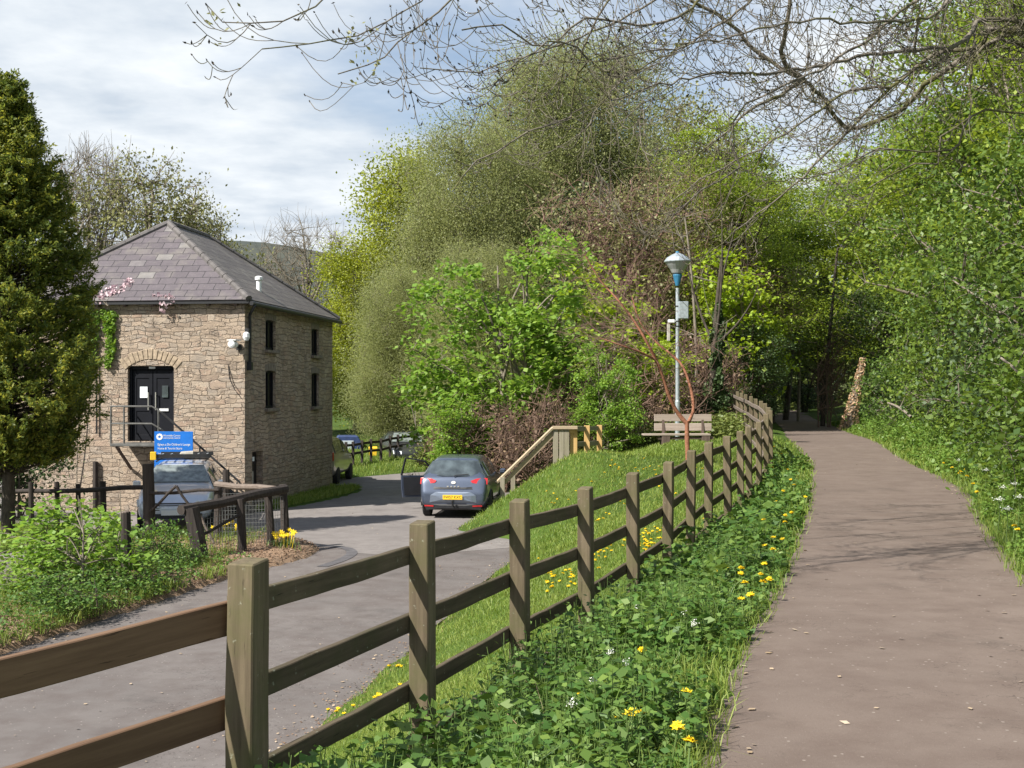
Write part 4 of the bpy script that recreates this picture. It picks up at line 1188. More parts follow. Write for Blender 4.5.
# ------------------------------------------------------------------ street lamp, bench, steps
LP = Vector((PX(677.5, 37.5), 37.5, 0)); LP.z = h1(LP.x, LP.y)
lt = PZ(253, 37.5) - LP.z
lamp = empty('street_lamp', LP, 'tall grey lamp post with a glass bowl head and blue collar behind the bench', 'street lamp')
MB().lathe([(.075, -.1), (.075, 1.2), (.062, 1.25), (.055, lt - 1.35), (.055, lt - 1.05)], k=14).build('pole', M['steel'], lamp, sm=False)
MB().lathe([(.06, lt - .98), (.075, lt - .92), (.14, lt - .68), (.135, lt - .64), (.05, lt - .64)], k=16).build('collar', M['bluemetal'], lamp)
MB().lathe([(.10, lt - .64), (.17, lt - .60), (.22, lt - .50), (.31, lt - .38), (.385, lt - .27), (.375, lt - .25), (.05, lt - .24)], k=20).build('bowl', M['lampglass'], lamp, sm=False)
MB().lathe([(.40, lt - .275), (.405, lt - .25), (.32, lt - .14), (.17, lt - .05), (.06, lt)], k=20).build('canopy', M['steel'], lamp, sm=False)
MB().lathe([(.06, lt - .02), (.05, lt + .05)], k=10).build('photocell', M['bluemetal'], lamp)
MB().box((.17, -.02, lt - 1.72), (.30, .20, .52)).bar((0, 0, lt - 1.6), (.1, 0, lt - 1.6), .05, .04).build('control_box', M['steel'], lamp, bevel=.02)
MB().box((-.19, -.03, lt - 2.05), (.20, .14, .10)).bar((0, 0, lt - 2.05), (-.12, 0, lt - 2.05), .05, .04).build('sensor', M['whiteplastic'], lamp, bevel=.015)
MB().box((-.27, -.02, lt - 2.38), (.09, .10, .52)).bar((0, 0, lt - 2.2), (-.25, 0, lt - 2.2), .03, .03).build('aerial_box', M['grey_sheet'], lamp, bevel=.01)
for z in (lt - 1.60, lt - 2.05, lt - 2.2): MB().lathe([(.062, z - .02), (.064, z), (.062, z + .02)], k=12).build('band', M['darkiron'], lamp)

BY = 35.6
bb = Vector((PX(683, BY), BY, 0)); bb.z = PZ(447, BY)
bn_ = empty('park_bench', bb, 'weathered wooden park bench with two back boards beside the lamp post', 'bench', rz=.05)
def bz(py): return PZ(py, BY) - bb.z
L = 62 * BY / F
for z0, z1 in ((bz(421.5), bz(414.5)), (bz(431), bz(423.5))):
    MB().box((L * .03, .30, (z0 + z1) / 2), (L * .94, .045, z1 - z0)).build('back_board', M['benchwood'], bn_, bevel=.006)
for y in (-.16, .0, .16):
    MB().box((-.20, y, bz(434.5)), (L * 1.08, .145, .05)).build('seat_board', M['benchwood'], bn_, bevel=.006)
for x in (-.52, .62):
    MB().box((x, -.02, bz(441)), (.24, .40, bz(436) - bz(446) + .06)).build('leg', M['benchleg'], bn_, bevel=.01)
    MB().bar((x, .26, .1), (x, .345, bz(414)), .07, .10, (0, 1, 0)).build('back_support', M['benchleg'], bn_)
MB().box((.05, 0, bz(438)), (L * .9, .36, .07)).build('seat_rail', M['benchleg'], bn_, bevel=.006)

# wooden steps down to the road
SYt = 33.2
stp = empty('wooden_steps', (PX(553, SYt), SYt, h1(PX(553, SYt), SYt)), 'wooden stepped ramp with a sloping pale handrail behind the hatchback', 'steps')
so = Vector(stp.location)
def SP(px, py, y): return P(px, py, y) - so
MB().bar(SP(496, 483, 32.6), SP(553, 427.5, SYt), .11, .05).build('handrail', M['palewood'], stp)
MB().bar(SP(503, 484, 32.7), SP(553, 433, SYt + .05), .05, .10).build('rail', M['palewood'], stp)
MB().bar(SP(510, 478, 33.8), SP(556, 432, SYt + .9), .05, .10).build('rail', M['palewood'], stp)
for px, y, py in ((502.5, 32.62, 477), (513, 33.5, 473)):
    a = SP(px, py, y); MB().box((a.x, a.y, (a.z + SP(px, 506, y).z) / 2), (.12, .10, a.z - SP(px, 506, y).z)).build('post', M['greyboard'], stp, bevel=.006)
# tall boarded panel at the head of the steps
for px0, px1, m_ in ((553, 558.3, 'greyboard'), (559.3, 563.8, 'greyboard'), (564.2, 569.2, 'greyboard')):
    a = SP(px0, 467, SYt); b = SP(px1, 430, SYt)
    MB().box(((a.x + b.x) / 2, 0, (a.z - .3 + b.z) / 2), (b.x - a.x, .05, b.z - a.z + .3)).build('panel_board', M[m_], stp, bevel=.004)
a = SP(552.5, 429.2, SYt); b = SP(577.5, 426, SYt)
MB().box(((a.x + b.x) / 2, -.01, (a.z + b.z) / 2), (b.x - a.x, .13, b.z - a.z)).build('cap_rail', M['palewood'], stp, bevel=.005)
a = SP(554, 433, SYt); b = SP(575, 429.4, SYt)
MB().box(((a.x + b.x) / 2, .04, (a.z + b.z) / 2), (b.x - a.x, .035, b.z - a.z)).build('top_board', M['newpine'], stp)
for k in range(6):
    f = (k + .5) / 6
    p = SP(500 + 55 * f, 0, 33.0 + f * .4); z = ROADZ + (so.z - ROADZ) * f - so.z
    MB().box((p.x, p.y + .75, z - .12), (.35, 1.2, .12)).build('tread', M['greyboard'], stp, bevel=.006)
pf = empty('pine_rail_fence', (PX(574, SYt), SYt + .1, h1(PX(574, SYt), SYt)), 'short new yellow pine fence joining the top of the steps', 'fence')
po = Vector(pf.location)
tops = [(573.7, 428, SYt + .12, 468, .19), (587, 425.5, SYt + 1.0, 462, .15), (599.5, 425, SYt + 1.9, 459, .14)]
pts = []
for px, py, y, pb, w in tops:
    a = P(px, py, y) - po; b = P(px, pb + 6, y) - po; pts.append((a, y))
    MB().box((a.x, a.y, (a.z + b.z) / 2), (w, .10, a.z - b.z)).build('post', M['newpine'], pf, bevel=.006)
for (y0, y1) in ((429, 428), (444.5, 442.5), (462, 457.5)):
    a = P(575, y0, SYt + .2) - po; b = P(604, y1, SYt + 2.2) - po
    MB().bar(a + Vector((0, .1, 0)), b + Vector((0, .1, 0)), .045, .12).build('rail', M['greyboard'], pf)

# ------------------------------------------------------------------ rustic log fences by the bed
def logfence(name, label, pts, rails, mesh=None):
    """pts: (px, y_top_px, Y, ground z, radius, lean)"""
    o = Vector((PX(pts[0][0], pts[0][2]), pts[0][2], ROADZ + .1))
    f = empty(name, o, label, 'fence')
    for px, pt, yy, gz, r, lean in pts:
        top = P(px, pt, yy) - o; bot = Vector((top.x + lean, top.y, gz - .1 - o.z))
        MB().tube([bot, bot.lerp(top, .5) + Vector((.01, 0, 0)), top], [r * 1.05, r, r * .93], 9).build('post', M['darkwood'], f, jitter=.012)
    for a, b, r, m in rails:
        A, B = P(*a) - o, P(*b) - o
        MB().tube([A, A.lerp(B, .35) + Vector((0, 0, -.015)), A.lerp(B, .7) + Vector((0, 0, .012)), B], [r, r * .95, r * .97, r * .9], 9).build('rail', M[m], f, jitter=.014)
    if mesh:
        w = MB()
        for (a0, a1, b0, b1) in mesh:       # top a, top b, bottom a, bottom b
            A0, A1, B0, B1 = P(*a0) - o, P(*a1) - o, P(*b0) - o, P(*b1) - o
            n = max(6, int((A1 - A0).length / .085)); m_ = max(5, int((A0 - B0).length / .085))
            g = lambda u, v: A0.lerp(A1, u).lerp(B0.lerp(B1, u), v)
            for i in range(n + 1):
                w.bar(g(i / n, 0), g(i / n, 1), .006, .006, (0, 1, .1))
            for j in range(m_ + 1):
                w.bar(g(0, j / m_), g(1, j / m_), .006, .006)
        w.build('wire_mesh', M['wire'], f)
    return f
G = ROADZ
logfence('log_rail_fence', 'low dark log rail fence behind the bed under the conifer',
         [(31, 482, 28.6, G, .06, 0), (57, 482, 28.6, G, .06, 0), (78, 484, 28.5, G, .06, .02), (103, 481, 28.4, G, .07, 0), (4, 486, 28.8, G, .06, 0)],
         [((-40, 492, 29), (62, 491, 28.5), .055, 'darkwood'), ((60, 491, 28.5), (152, 487, 27.4), .055, 'darkwood')])
logfence('log_pen_fence', 'dark log pen fence with wire netting round the bark mulch bed',
         [(148, 464, 26.3, G, .125, .03), (191, 508, 22.9, G, .15, .22), (218, 487, 26.2, G, .09, 0), (240, 499, 24.0, G, .085, .06), (226, 470, 27.0, G, .085, 0), (268, 489, 25.0, G, .085, .08), (283, 484, 25.6, G, .085, .05)],
         [((150, 493, 26.2), (219, 490, 26.1), .035, 'darkwood'), ((216, 484.5, 26.4), (277, 489, 25.4), .068, 'greylog_sunlit_rail'),
          ((181, 510, 22.8), (286, 489, 25.3), .10, 'darkwood'), ((191, 540, 22.9), (242, 514, 24.0), .03, 'darkwood'), ((150, 512, 26.1), (176, 486, 26.1), .03, 'darkwood'), ((176, 486, 26.1), (192, 510, 26.1), .03, 'darkwood'), ((200, 515, 25), (217, 550, 25), .025, 'greylog_sunlit_rail')],
         [((192, 517, 23.0), (283, 496, 25.5), (192, 561, 23.0), (283, 551, 25.5)), ((219, 494, 26.2), (268, 492, 25.5), (219, 549, 26.2), (268, 548, 25.5))])
t = empty('wooden_post', (PX(126, 21.2), 21.2, G + .1), 'lone dark round post among the sapling leaves in front of the estate car', 'post')
MB().tube([(0, 0, -.2), (.0, 0, .5), (-.01, 0, PZ(512, 21.2) - G - .1)], [.095, .09, .085], 10).build('shaft', M['darkwood'], t, jitter=.012)
MB().lathe([(.085, -.012), (.078, .012), (.02, .02)], (-.01, 0, PZ(512, 21.2) - G - .1), 10).build('cut_top', M['greylog_sunlit_rail'], t)
# ------------------------------------------------------------------ foliage tools
def unit(a): return a / (np.linalg.norm(a, axis=-1, keepdims=True) + 1e-9)
def leaf_arrays(C, size, rng, up=0.5, aspect=0.62, dirs=None, fold=0.0):
    n = len(C)
    nr = rng.normal(size=(n, 3)); nr[:, 2] += up * 2; nr = unit(nr)
    t = rng.normal(size=(n, 3)) if dirs is None else dirs + 0.35 * rng.normal(size=(n, 3))
    t = unit(t - nr * (t * nr).sum(1, keepdims=True)); b = np.cross(nr, t)
    s = (size * rng.uniform(.65, 1.35, n))[:, None] if np.isscalar(size) else size[:, None]
    V = np.empty((n, 4, 3)); w = aspect
    V[:, 0] = C - t * s * .5; V[:, 1] = C + b * s * w * .5 - t * s * .08 + nr * s * fold
    V[:, 2] = C + t * s * .5; V[:, 3] = C - b * s * w * .5 - t * s * .08 + nr * s * fold
    return V.reshape(-1, 3)
def leaf_mesh(name, V):
    n = len(V) // 4
    me = np_mesh(name, V, np.arange(4 * n).reshape(n, 4)); smooth(me); return me
class Tubes:
    def __init__(self): self.V = []; self.F = []; self.n = 0
    def add(self, pts, rad, k=5):
        pts = np.asarray(pts, float); m = len(pts); rad = np.broadcast_to(np.asarray(rad, float), (m,))
        t = unit(np.gradient(pts, axis=0)); ref = np.array([.31, .17, .93])
        s = np.cross(t, ref); s = unit(s); u = np.cross(s, t)
        a = np.arange(k) * 2 * math.pi / k
        ring = pts[:, None] + rad[:, None, None] * (np.cos(a)[None, :, None] * s[:, None] + np.sin(a)[None, :, None] * u[:, None])
        i = np.arange(m - 1)[:, None] * k + self.n; q = np.arange(k)[None]; q2 = (q + 1) % k
        self.F.append(np.stack([i + q, i + q2, i + k + q2, i + k + q], -1).reshape(-1, 4))
        self.V.append(ring.reshape(-1, 3)); self.n += m * k
    def mesh(self, name):
        me = np_mesh(name, np.concatenate(self.V), np.concatenate(self.F)); smooth(me); return me
def curve3(a, b, bend, rng, n=6, lift=0.0):
    t = np.linspace(0, 1, n)[:, None]
    m = (a + b) / 2 + rng.normal(size=3) * bend * np.linalg.norm(b - a) + np.array([0, 0, lift * np.linalg.norm(b - a)])
    return (1 - t) ** 2 * a + 2 * t * (1 - t) * m + t * t * b

def tree_data(seed, ell_, trunk, trunk_r, n_limb=12, n_clump=160, leaves=60, leaf=.16, clump_r=.6, flat=.6, up=.5, twigs=3, twig_len=.6, twig_r=.008, aspect=.62, shell=.45, upright=0.0, stems=1, clump_only=False):
    """ell_: (cx,cy,cz,rx,ry,rz) crown lobes; trunk: list of (x,y,z). returns wood mesh, leaf mesh"""
    rng = np.random.default_rng(seed)
    E = np.array(ell_, float); w = (E[:, 3] * E[:, 4] * E[:, 5]) ** .75; w /= w.sum()
    idx = rng.choice(len(E), n_clump, p=w)
    d = unit(rng.normal(size=(n_clump, 3))); rr = shell + (1 - shell) * rng.uniform(0, 1, n_clump) ** .5
    rr *= rng.uniform(.88, 1.10, n_clump)
    C = E[idx, :3] + d * rr[:, None] * E[idx, 3:]
    C[:, 2] = np.maximum(C[:, 2], .25)
    tb = Tubes()
    limbs = []
    for s in range(stems):
        tr = np.array(trunk, float).copy()
        if s:
            tr[:, :2] += (rng.normal(size=2) * .35)[None] + np.linspace(0, 1, len(tr))[:, None] * rng.normal(size=2) * E[:, 3].max() * .35
        tp = catmull([tuple(p) for p in tr], .5); tp[1:-1] += rng.normal(size=tp[1:-1].shape) * trunk_r * .25
        r = trunk_r * (1 - .78 * np.linspace(0, 1, len(tp))); r[0] *= 1.35
        tb.add(tp, r, 9); limbs.append(tp[int(len(tp) * .3):])
        tt = tp
        # limbs
        far = [rng.integers(n_clump)]
        dist = np.linalg.norm(C - C[far[0]], axis=1)
        for _ in range(n_limb - 1):
            j = int(dist.argmax()); far.append(j); dist = np.minimum(dist, np.linalg.norm(C - C[j], axis=1))
        for j in far:
            c = C[j]; zt = np.clip(c[2] * .62 - .12 * np.linalg.norm(c[:2]), tt[0, 2] + .18 * (tt[-1, 2] - tt[0, 2]), tt[-1, 2])
            k = int(np.abs(tt[:, 2] - zt).argmin()); a = tt[k]
            L = curve3(a, c, .10, rng, 9, .10)
            r0 = min(trunk_r * .48, .03 * np.linalg.norm(c - a) + .02)
            tb.add(L, np.linspace(r0, twig_r * 1.4, 9), 6); limbs.append(L)
    LP_ = np.concatenate(limbs)
    for c in C:
        dd = np.linalg.norm(LP_ - c, axis=1) + .6 * np.maximum(0, LP_[:, 2] - c[2]); a = LP_[int(dd.argmin())]
        L = curve3(a, c, .12, rng, 5, .05); tb.add(L, np.linspace(twig_r * 2.2, twig_r, 5), 4)
        for _ in range(twigs):
            dv = rng.normal(size=3); dv[2] += upright * 2; dv = unit(dv)
            e = c + dv * twig_len * rng.uniform(.5, 1.2)
            tb.add(curve3(c, e, .12, rng, 4, .06), np.linspace(twig_r, twig_r * .45, 4), 3)
    wood = tb.mesh('trunk_mesh')
    lm = None
    if leaves > 0:
        n = n_clump * leaves
        off = rng.normal(size=(n, 3)) * np.array([1, 1, flat]) * clump_r * .5 * np.repeat(rng.uniform(.6, 1.3, n_clump), leaves)[:, None]
        lc = np.repeat(C, leaves, 0) + off
        keep = rng.uniform(size=n) < np.repeat(rng.uniform(.45, 1.0, n_clump), leaves)
        lm = leaf_mesh('crown_mesh', leaf_arrays(lc[keep], leaf, rng, up, aspect))
    return wood, lm
def plant(name, label, cat, loc, data, bark, leaf, group=None, rz=0.0, s=(1, 1, 1), wood_name='trunk', leaf_name='crown'):
    root = empty(name, loc, label, cat, group, rz); root.scale = s
    wood, lm = data
    def add(nm, me, m):
        if me is None: return
        o = bpy.data.objects.new(nm, me); COL.objects.link(o); o.parent = root
        if len(me.materials) == 0: me.materials.append(m)
        elif me.materials[0] != m:
            o.material_slots[0].link = 'OBJECT'; o.material_slots[0].material = m
    add(wood_name, wood, bark); add(leaf_name, lm, leaf)
    return root
def at(px, Y, z=None):
    x = PX(px, Y); return Vector((x, Y, h1(x, Y) if z is None else z))

# ------------------------------------------------------------------ conifer at the left
def conifer():
    rng = np.random.default_rng(11)
    Hh = 9.65
    hs = np.array([1.7, 2.1, 2.8, 3.8, 5.0, 6.2, 7.4, 8.6, 9.2, 9.65]); rs = np.array([.75, 1.35, 1.72, 1.84, 1.52, 1.24, .92, .50, .24, .03])
    tb = Tubes(); tz = np.linspace(-.2, Hh - .3, 16); tp = np.stack([.06 * np.sin(tz), .05 * np.cos(tz * 1.3), tz], 1)
    tb.add(tp, np.linspace(.15, .02, 16), 10)
    V = []; n_sp = 1650
    z = rng.uniform(0, 1, n_sp) ** 1.12 * (Hh - 1.75) + 1.75
    R_ = np.interp(z, hs, rs); a = rng.uniform(0, 2 * math.pi, n_sp)
    lump = 1 + .16 * np.sin(a * 3 + z * 1.1) + .12 * np.sin(a * 5 - z * 2.3)
    rad = R_ * lump * (.30 + .70 * rng.uniform(0, 1, n_sp) ** .45)
    C = np.stack([rad * np.cos(a), rad * np.sin(a), z], 1)
    for c, aa, rr in zip(C, a, rad):
        b = np.array([0, 0, c[2] - .25 - .12 * rr])
        tb.add(curve3(b, c, .05, rng, 5, -.06), np.linspace(.018, .005, 5), 4)
        out = unit(np.array([math.cos(aa), math.sin(aa), .75 + .5 * rng.normal()]))
        m = 120
        t = rng.uniform(-.25, 1, m)
        L = rng.uniform(.28, .52)
        fan = unit(rng.normal(size=3) * .8 + np.array([-math.sin(aa), math.cos(aa), .2]))
        pts = c + out * (t * L)[:, None] + fan * (rng.normal(size=m) * .13 * (1.1 - t))[:, None] + rng.normal(size=(m, 3)) * .035
        V.append(leaf_arrays(pts, .092, rng, .55, .40, dirs=out + fan * rng.normal(size=(m, 1)) * .6))
    lm = leaf_mesh('conifer_crown', np.concatenate(V))
    return tb.mesh('conifer_trunk'), lm
plant('conifer_tree', 'dark green conical conifer with yellowish spray tips at the left of the stone building', 'tree', Vector((PX(6, 26.3), 26.3, ROADZ)), conifer(), M['bk_dark'], M['lf_fir'])

# ------------------------------------------------------------------ trees behind the building
d_bare = tree_data(21, [(0, 0, 9.5, 3.6, 3.2, 4.2), (.6, 0, 11.5, 2.2, 2, 2.8)], [(0, 0, -.3), (.1, 0, 3), (.2, 0, 7), (.3, .1, 12)], .26, 22, 240, 5, .16, .8, .8, .3, 7, 1.5, .016, upright=.7)
plant('bare_ash_tree', 'tall nearly bare tree beside the conifer behind the slate roof', 'tree', at(84, 62), d_bare, M['bk_grey'], M['lf_olive'], s=(.8, .8, 1.02))
d_olive = tree_data(22, [(-1.5, 0, 9, 3.8, 3.4, 3.6), (2.0, 0, 8.2, 3.2, 3, 3.0), (0, 0, 11, 2.6, 2.2, 2.3), (4.2, 0, 6.6, 2.0, 2, 2.4)], [(0, 0, -.3), (.1, 0, 3), (0, 0, 7), (.1, .1, 12)], .3, 18, 190, 110, .17, 1.15, .7, .3, 5, 1.1, .016)
plant('olive_tree', 'olive green tree with loose crown behind the roof ridge', 'tree', at(150, 60), d_olive, M['bk_grey'], M['lf_olive'], s=(.92, .92, 1.04))
plant('olive_tree', 'shorter olive green tree whose crown ends right of the roof apex', 'tree', at(196, 64), d_olive, M['bk_grey'], M['lf_olive'], rz=2.2, s=(.62, .62, .90))
plant('bare_ash_tree', 'grey leafless tree against the distant hill right of the slate roof', 'tree', at(308, 88), tree_data(24, [(0, 0, 9.6, 4.2, 3.6, 4.6), (-1.6, 0, 8, 3, 3, 3)], [(0, 0, -.3), (.1, 0, 3), (.0, 0, 7), (.2, .1, 12)], .26, 26, 260, 0, .1, .8, .8, .3, 8, 1.6, .014, upright=.5), M['bk_grey'], M['lf_olive'], leaf_name='crown')
plant('bare_ash_tree', 'small leafless tree low against the hill behind the roof end', 'tree', at(272, 96), d_bare, M['bk_grey'], M['lf_olive'], rz=1.0, s=(.6, .6, .78))
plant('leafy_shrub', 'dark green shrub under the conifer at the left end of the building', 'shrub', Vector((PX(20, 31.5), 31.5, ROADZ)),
      tree_data(25, [(0, 0, 1.2, 1.1, .8, 1.0), (-1.2, .2, 1.0, 1.2, .8, .9)], [(0, 0, 0), (0, 0, .8), (0, 0, 1.5)], .05, 8, 60, 70, .12, .5, .7, .4, 2, .3, .006), M['bk_dark'], M['lf_ivy'])

# ------------------------------------------------------------------ the big wood across the road
d_yel = tree_data(31, [(0, 0, 6, 2.9, 2.6, 4.6), (.7, 0, 11, 2.4, 2.2, 4.2), (-.9, 0, 3.2, 2.6, 2.2, 2.4)], [(0, 0, -.3), (.1, 0, 4), (.3, 0, 9), (.5, 0, 14)], .25, 18, 340, 190, .155, 1.25, .75, .3, 3, .7, .012)
plant('yellow_green_tree', 'tall bright yellow green tree at the left edge of the wood', 'tree', at(392, 74), d_yel, M['bk_twig'], M['lf_yellow'], s=(1.12, 1, 1.10))
plant('yellow_green_tree', 'lower yellow green tree nearest the far building corner', 'tree', at(356, 70), d_yel, M['bk_twig'], M['lf_yellow'], rz=2.0, s=(.86, .86, .72))
plant('yellow_green_tree', 'narrow yellow green tree top showing above the grey willow', 'tree', at(424, 82), d_yel, M['bk_twig'], M['lf_yellow'], rz=4.0, s=(.9, .9, 1.15))
d_wil = tree_data(32, [(0, 0, 6.5, 4.2, 3.6, 5.2), (.8, 0, 11.5, 3.4, 3.0, 4.6), (-1.6, -.4, 3.2, 3.4, 2.8, 2.9), (1.8, -.6, 4, 3.0, 2.6, 3.4)], [(0, 0, -.3), (.1, 0, 4), (.3, 0, 9), (.5, 0, 15)], .3, 26, 860, 430, .115, 1.4, 1.0, .0, 5, 1.1, .010, upright=.8, shell=.4, aspect=.42)
for px, Yd, rz, s, lab in ((452, 62, 0, (.95, .9, .98), 'grey green willow with a rounded crown left of the bright sycamore'),
                           (532, 66, 1.3, (1.2, 1, 1.26), 'tallest grey green willow in the middle of the wood'),
                           (612, 70, 2.7, (1.2, 1, 1.36), 'grey green willow behind the ivy clad tree'),
                           (412, 58, 4.0, (.62, .6, .50), 'low grey green willow bush behind the open car door'),
                           (475, 54, 5.1, (.7, .7, .56), 'grey green willow bush between the hatchback and the tall willows')):
    plant('willow_tree', lab, 'tree', at(px, Yd), d_wil, M['bk_twig'], M['lf_willow'], 'grey green willows of the wood', rz, s)
d_ivy = tree_data(33, [(0, 0, 7, 1.2, 1.1, 4.0), (.3, 0, 10.4, 1.6, 1.4, 2.2)], [(0, 0, -.3), (.1, 0, 4), (.2, 0, 8), (.2, 0, 13)], .28, 12, 130, 90, .17, .7, .9, .2, 4, .9, .015)
plant('ivy_clad_tree', 'dark ivy clad tree standing out among the willows', 'tree', at(578, 57), d_ivy, M['bk_dark'], M['lf_ivy'], s=(1, 1, .92))
d_syc = tree_data(34, [(-1.9, 0, 4.6, 1.5, 1.5, 2.1), (.9, 0, 5.6, 1.4, 1.4, 1.9), (-.4, -.4, 3.4, 2.0, 1.6, 2.0), (1.2, -.2, 2.8, 1.4, 1.4, 1.8), (-2.4, -.2, 2.2, 1.2, 1.2, 1.6), (-.2, -.6, 1.6, 1.5, 1.0, 1.2)],
                  [(0, 0, -.3), (0, 0, 2), (.1, 0, 4), (.2, 0, 6.4)], .11, 16, 200, 90, .165, .62, .6, 1.0, 2, .4, .008, aspect=.85, stems=2, shell=.5)
plant('sycamore_tree', 'bright green young sycamore with big fresh leaves above the wooden steps', 'tree', at(522, 42.5), d_syc, M['bk_grey'], M['lf_syc'], s=(1.10, 1, 1.17))
plant('sycamore_tree', 'low sycamore sapling in front of the dark gap behind the pine fence', 'tree', at(600, 39.5), d_syc, M['bk_grey'], M['lf_syc'], rz=2.4, s=(.42, .42, .50))
plant('sycamore_tree', 'low sycamore sapling overhanging the hatchback roof', 'tree', at(470, 41), d_syc, M['bk_grey'], M['lf_syc'], rz=1.1, s=(.62, .5, .46))
d_lime = tree_data(35, [(0, 0, 3.6, 2.0, 1.8, 1.6), (-.9, 0, 5.2, 1.6, 1.4, 1.1), (.9, -.2, 2.2, 1.6, 1.4, 1.4)], [(0, 0, -.3), (0, 0, 2), (.1, 0, 3.5), (0, 0, 5.6)], .10, 12, 100, 60, .18, .75, .4, 1.0, 3, .6, .008, aspect=.8)
for px, Yd, rz, s, lab in ((612, 47, 0, (1.05, 1, 1.1), 'lime green maple right of the sycamore behind the copper barked tree'),
                           (655, 44, 2, (.7, .7, .55), 'low lime green maple just left of the lamp post'),
                           (742, 52, 1, (1.1, 1, 1.15), 'lime green maple right of the lamp post near the tunnel of trees'),
                           (692, 56, 3.6, (.8, .8, 1.0), 'lime green maple glowing behind the lamp head')):
    plant('maple_tree', lab, 'tree', at(px, Yd), d_lime, M['bk_grey'], M['lf_lime'], 'lime green maples', rz, s)
d_rus = tree_data(36, [(0, 0, 1.4, 1.7, 1.2, 1.3), (1.2, 0, 1.2, 1.2, 1, 1.1), (-1.3, 0, 1.0, 1.2, 1, .9)], [(0, 0, -.2), (0, 0, .8), (0, 0, 2)], .05, 14, 120, 14, .10, .5, .7, .3, 7, .6, .009, stems=3, upright=.4)
for px, Yd, rz, s, lab in ((488, 40.5, 0, (1.1, 1, 1.05), 'russet twiggy shrub between the hatchback and the steps'),
                           (535, 39.5, 1, (1.0, 1, 1.15), 'russet twiggy shrub above the wooden handrail'),
                           (592, 41.5, 2, (1.0, 1, 1.1), 'russet twiggy shrub behind the pine fence'),
                           (632, 42.5, 3, (1.2, 1, 1.2), 'russet twiggy shrub left of the park bench'),
                           (706, 46, 4, (1.0, 1, 1.3), 'russet twiggy shrub behind the right end of the park bench')):
    plant('russet_shrub', lab, 'shrub', at(px, Yd), d_rus, M['bk_fire'], M['lf_red'], 'russet twiggy shrubs', rz, s, wood_name='stem')
d_twg = tree_data(39, [(0, 0, 2.0, 1.2, .9, 1.7), (.6, 0, 3.2, 1.0, .8, 1.2)], [(0, 0, -.2), (.1, 0, 1.5), (.2, 0, 3.8)], .06, 14, 110, 3, .09, .5, .7, .3, 8, .7, .009, stems=3, upright=-.2)
plant('twiggy_shrub', 'grey brown tangle of hanging bare twigs just left of the bleached trunk', 'shrub', at(830, 58), d_twg, M['bk_fire'], M['lf_olive'], s=(.7, .7, 1.0), wood_name='stem')
d_pink = tree_data(37, [(0, 0, 6.0, 2.6, 2.0, 2.4), (1.8, 0, 7.6, 2.2, 2, 2.2), (-1.4, 0, 7.2, 2, 2, 1.8)], [(0, 0, -.3), (.1, 0, 3), (.2, 0, 6), (.3, 0, 9)], .16, 22, 240, 64, .11, 1.0, .8, .2, 8, 1.2, .008, upright=.1)
for px, Yd, rz, s, lab in ((622, 54, 0, (1.25, 1.1, 1.22), 'reddish twiggy tree left of the lamp head'), (705, 60, 2, (1.2, 1, 1.25), 'reddish twiggy tree above the lamp head'), (748, 56, 4, (.9, .9, .82), 'reddish twiggy tree between the lamp post and the path')):
    plant('reddish_tree', lab, 'tree', at(px, Yd), d_pink, M['bk_pink'], M['lf_olive'], 'reddish twiggy trees', rz, s)
d_mid = tree_data(38, [(0, 0, 9, 4.0, 3.6, 4.6), (1.5, 0, 13, 3.0, 2.8, 3.2), (-1.5, 0, 5.5, 3.2, 3, 3.2)], [(0, 0, -.3), (.1, 0, 4), (.3, 0, 9), (.5, 0, 14.5)], .28, 20, 330, 190, .17, 1.4, .8, .3, 4, 1.0, .014)
for px, Yd, rz, s, lab, m in ((668, 78, 0, (1.15, 1.1, 1.22), 'olive green tree filling the gap above the reddish twigs', 'lf_olive'), (722, 84, 2, (1.15, 1.1, 1.12), 'olive green tree behind the lamp and left of the tunnel', 'lf_olive'),
                              (770, 92, 4, (1.15, 1, 1.02), 'olive tree with a loose top over the tunnel of trees', 'lf_wood'), (560, 86, 1, (1.1, 1, 1.12), 'olive tree peeping over the willow tops', 'lf_willow'),
                              (700, 66, 5, (.7, .7, .62), 'low olive tree behind the ivy covered trunk', 'lf_olive'), (640, 62, 3, (.75, .75, .62), 'low olive tree behind the russet shrubs', 'lf_olive')):
    plant('woodland_tree', lab, 'tree', at(px, Yd), d_mid, M['bk_grey'], M[m], 'olive woodland trees', rz, s)

# ivy covered trunk right of the bench
rng = np.random.default_rng(40)
tb = Tubes(); tp = curve3(np.array([0, 0, -.3]), np.array([.3, .2, 6.2]), .04, rng, 14); tb.add(tp, np.linspace(.20, .04, 14), 9)
for e in ((1.6, 0, 5.2), (-1.2, .2, 7.8), (1.3, .3, 8.6), (.2, 0, 9.2)):
    tb.add(curve3(tp[7], np.array(e), .12, rng, 9), np.linspace(.06, .010, 9), 6)
z = 4.6 * rng.uniform(0, 1, 9000) ** 1.15; a = rng.uniform(0, 6.283, 9000)
r = (.16 + .34 * (.5 + .5 * np.sin(z * 2.3 + a * 2)) * (.5 + .5 * np.sin(z * 4.9 - a * 3 + 1)) + .22 * np.clip(1 - z / 2.2, 0, 1)) * rng.uniform(.5, 1.15, 9000) * np.clip(1.25 - z / 5.2, .25, 1)
ivl = leaf_arrays(np.stack([r * np.cos(a) + .04 * z, r * np.sin(a), z], 1), .11, rng, .1, .9)
plant('ivy_covered_tree', 'tree trunk thickly covered in dark ivy right of the park bench', 'tree', at(714, 45), (tb.mesh('ivy_trunk'), leaf_mesh('ivy_leaves', ivl)), M['bk_dark'], M['lf_ivy'], leaf_name='ivy')

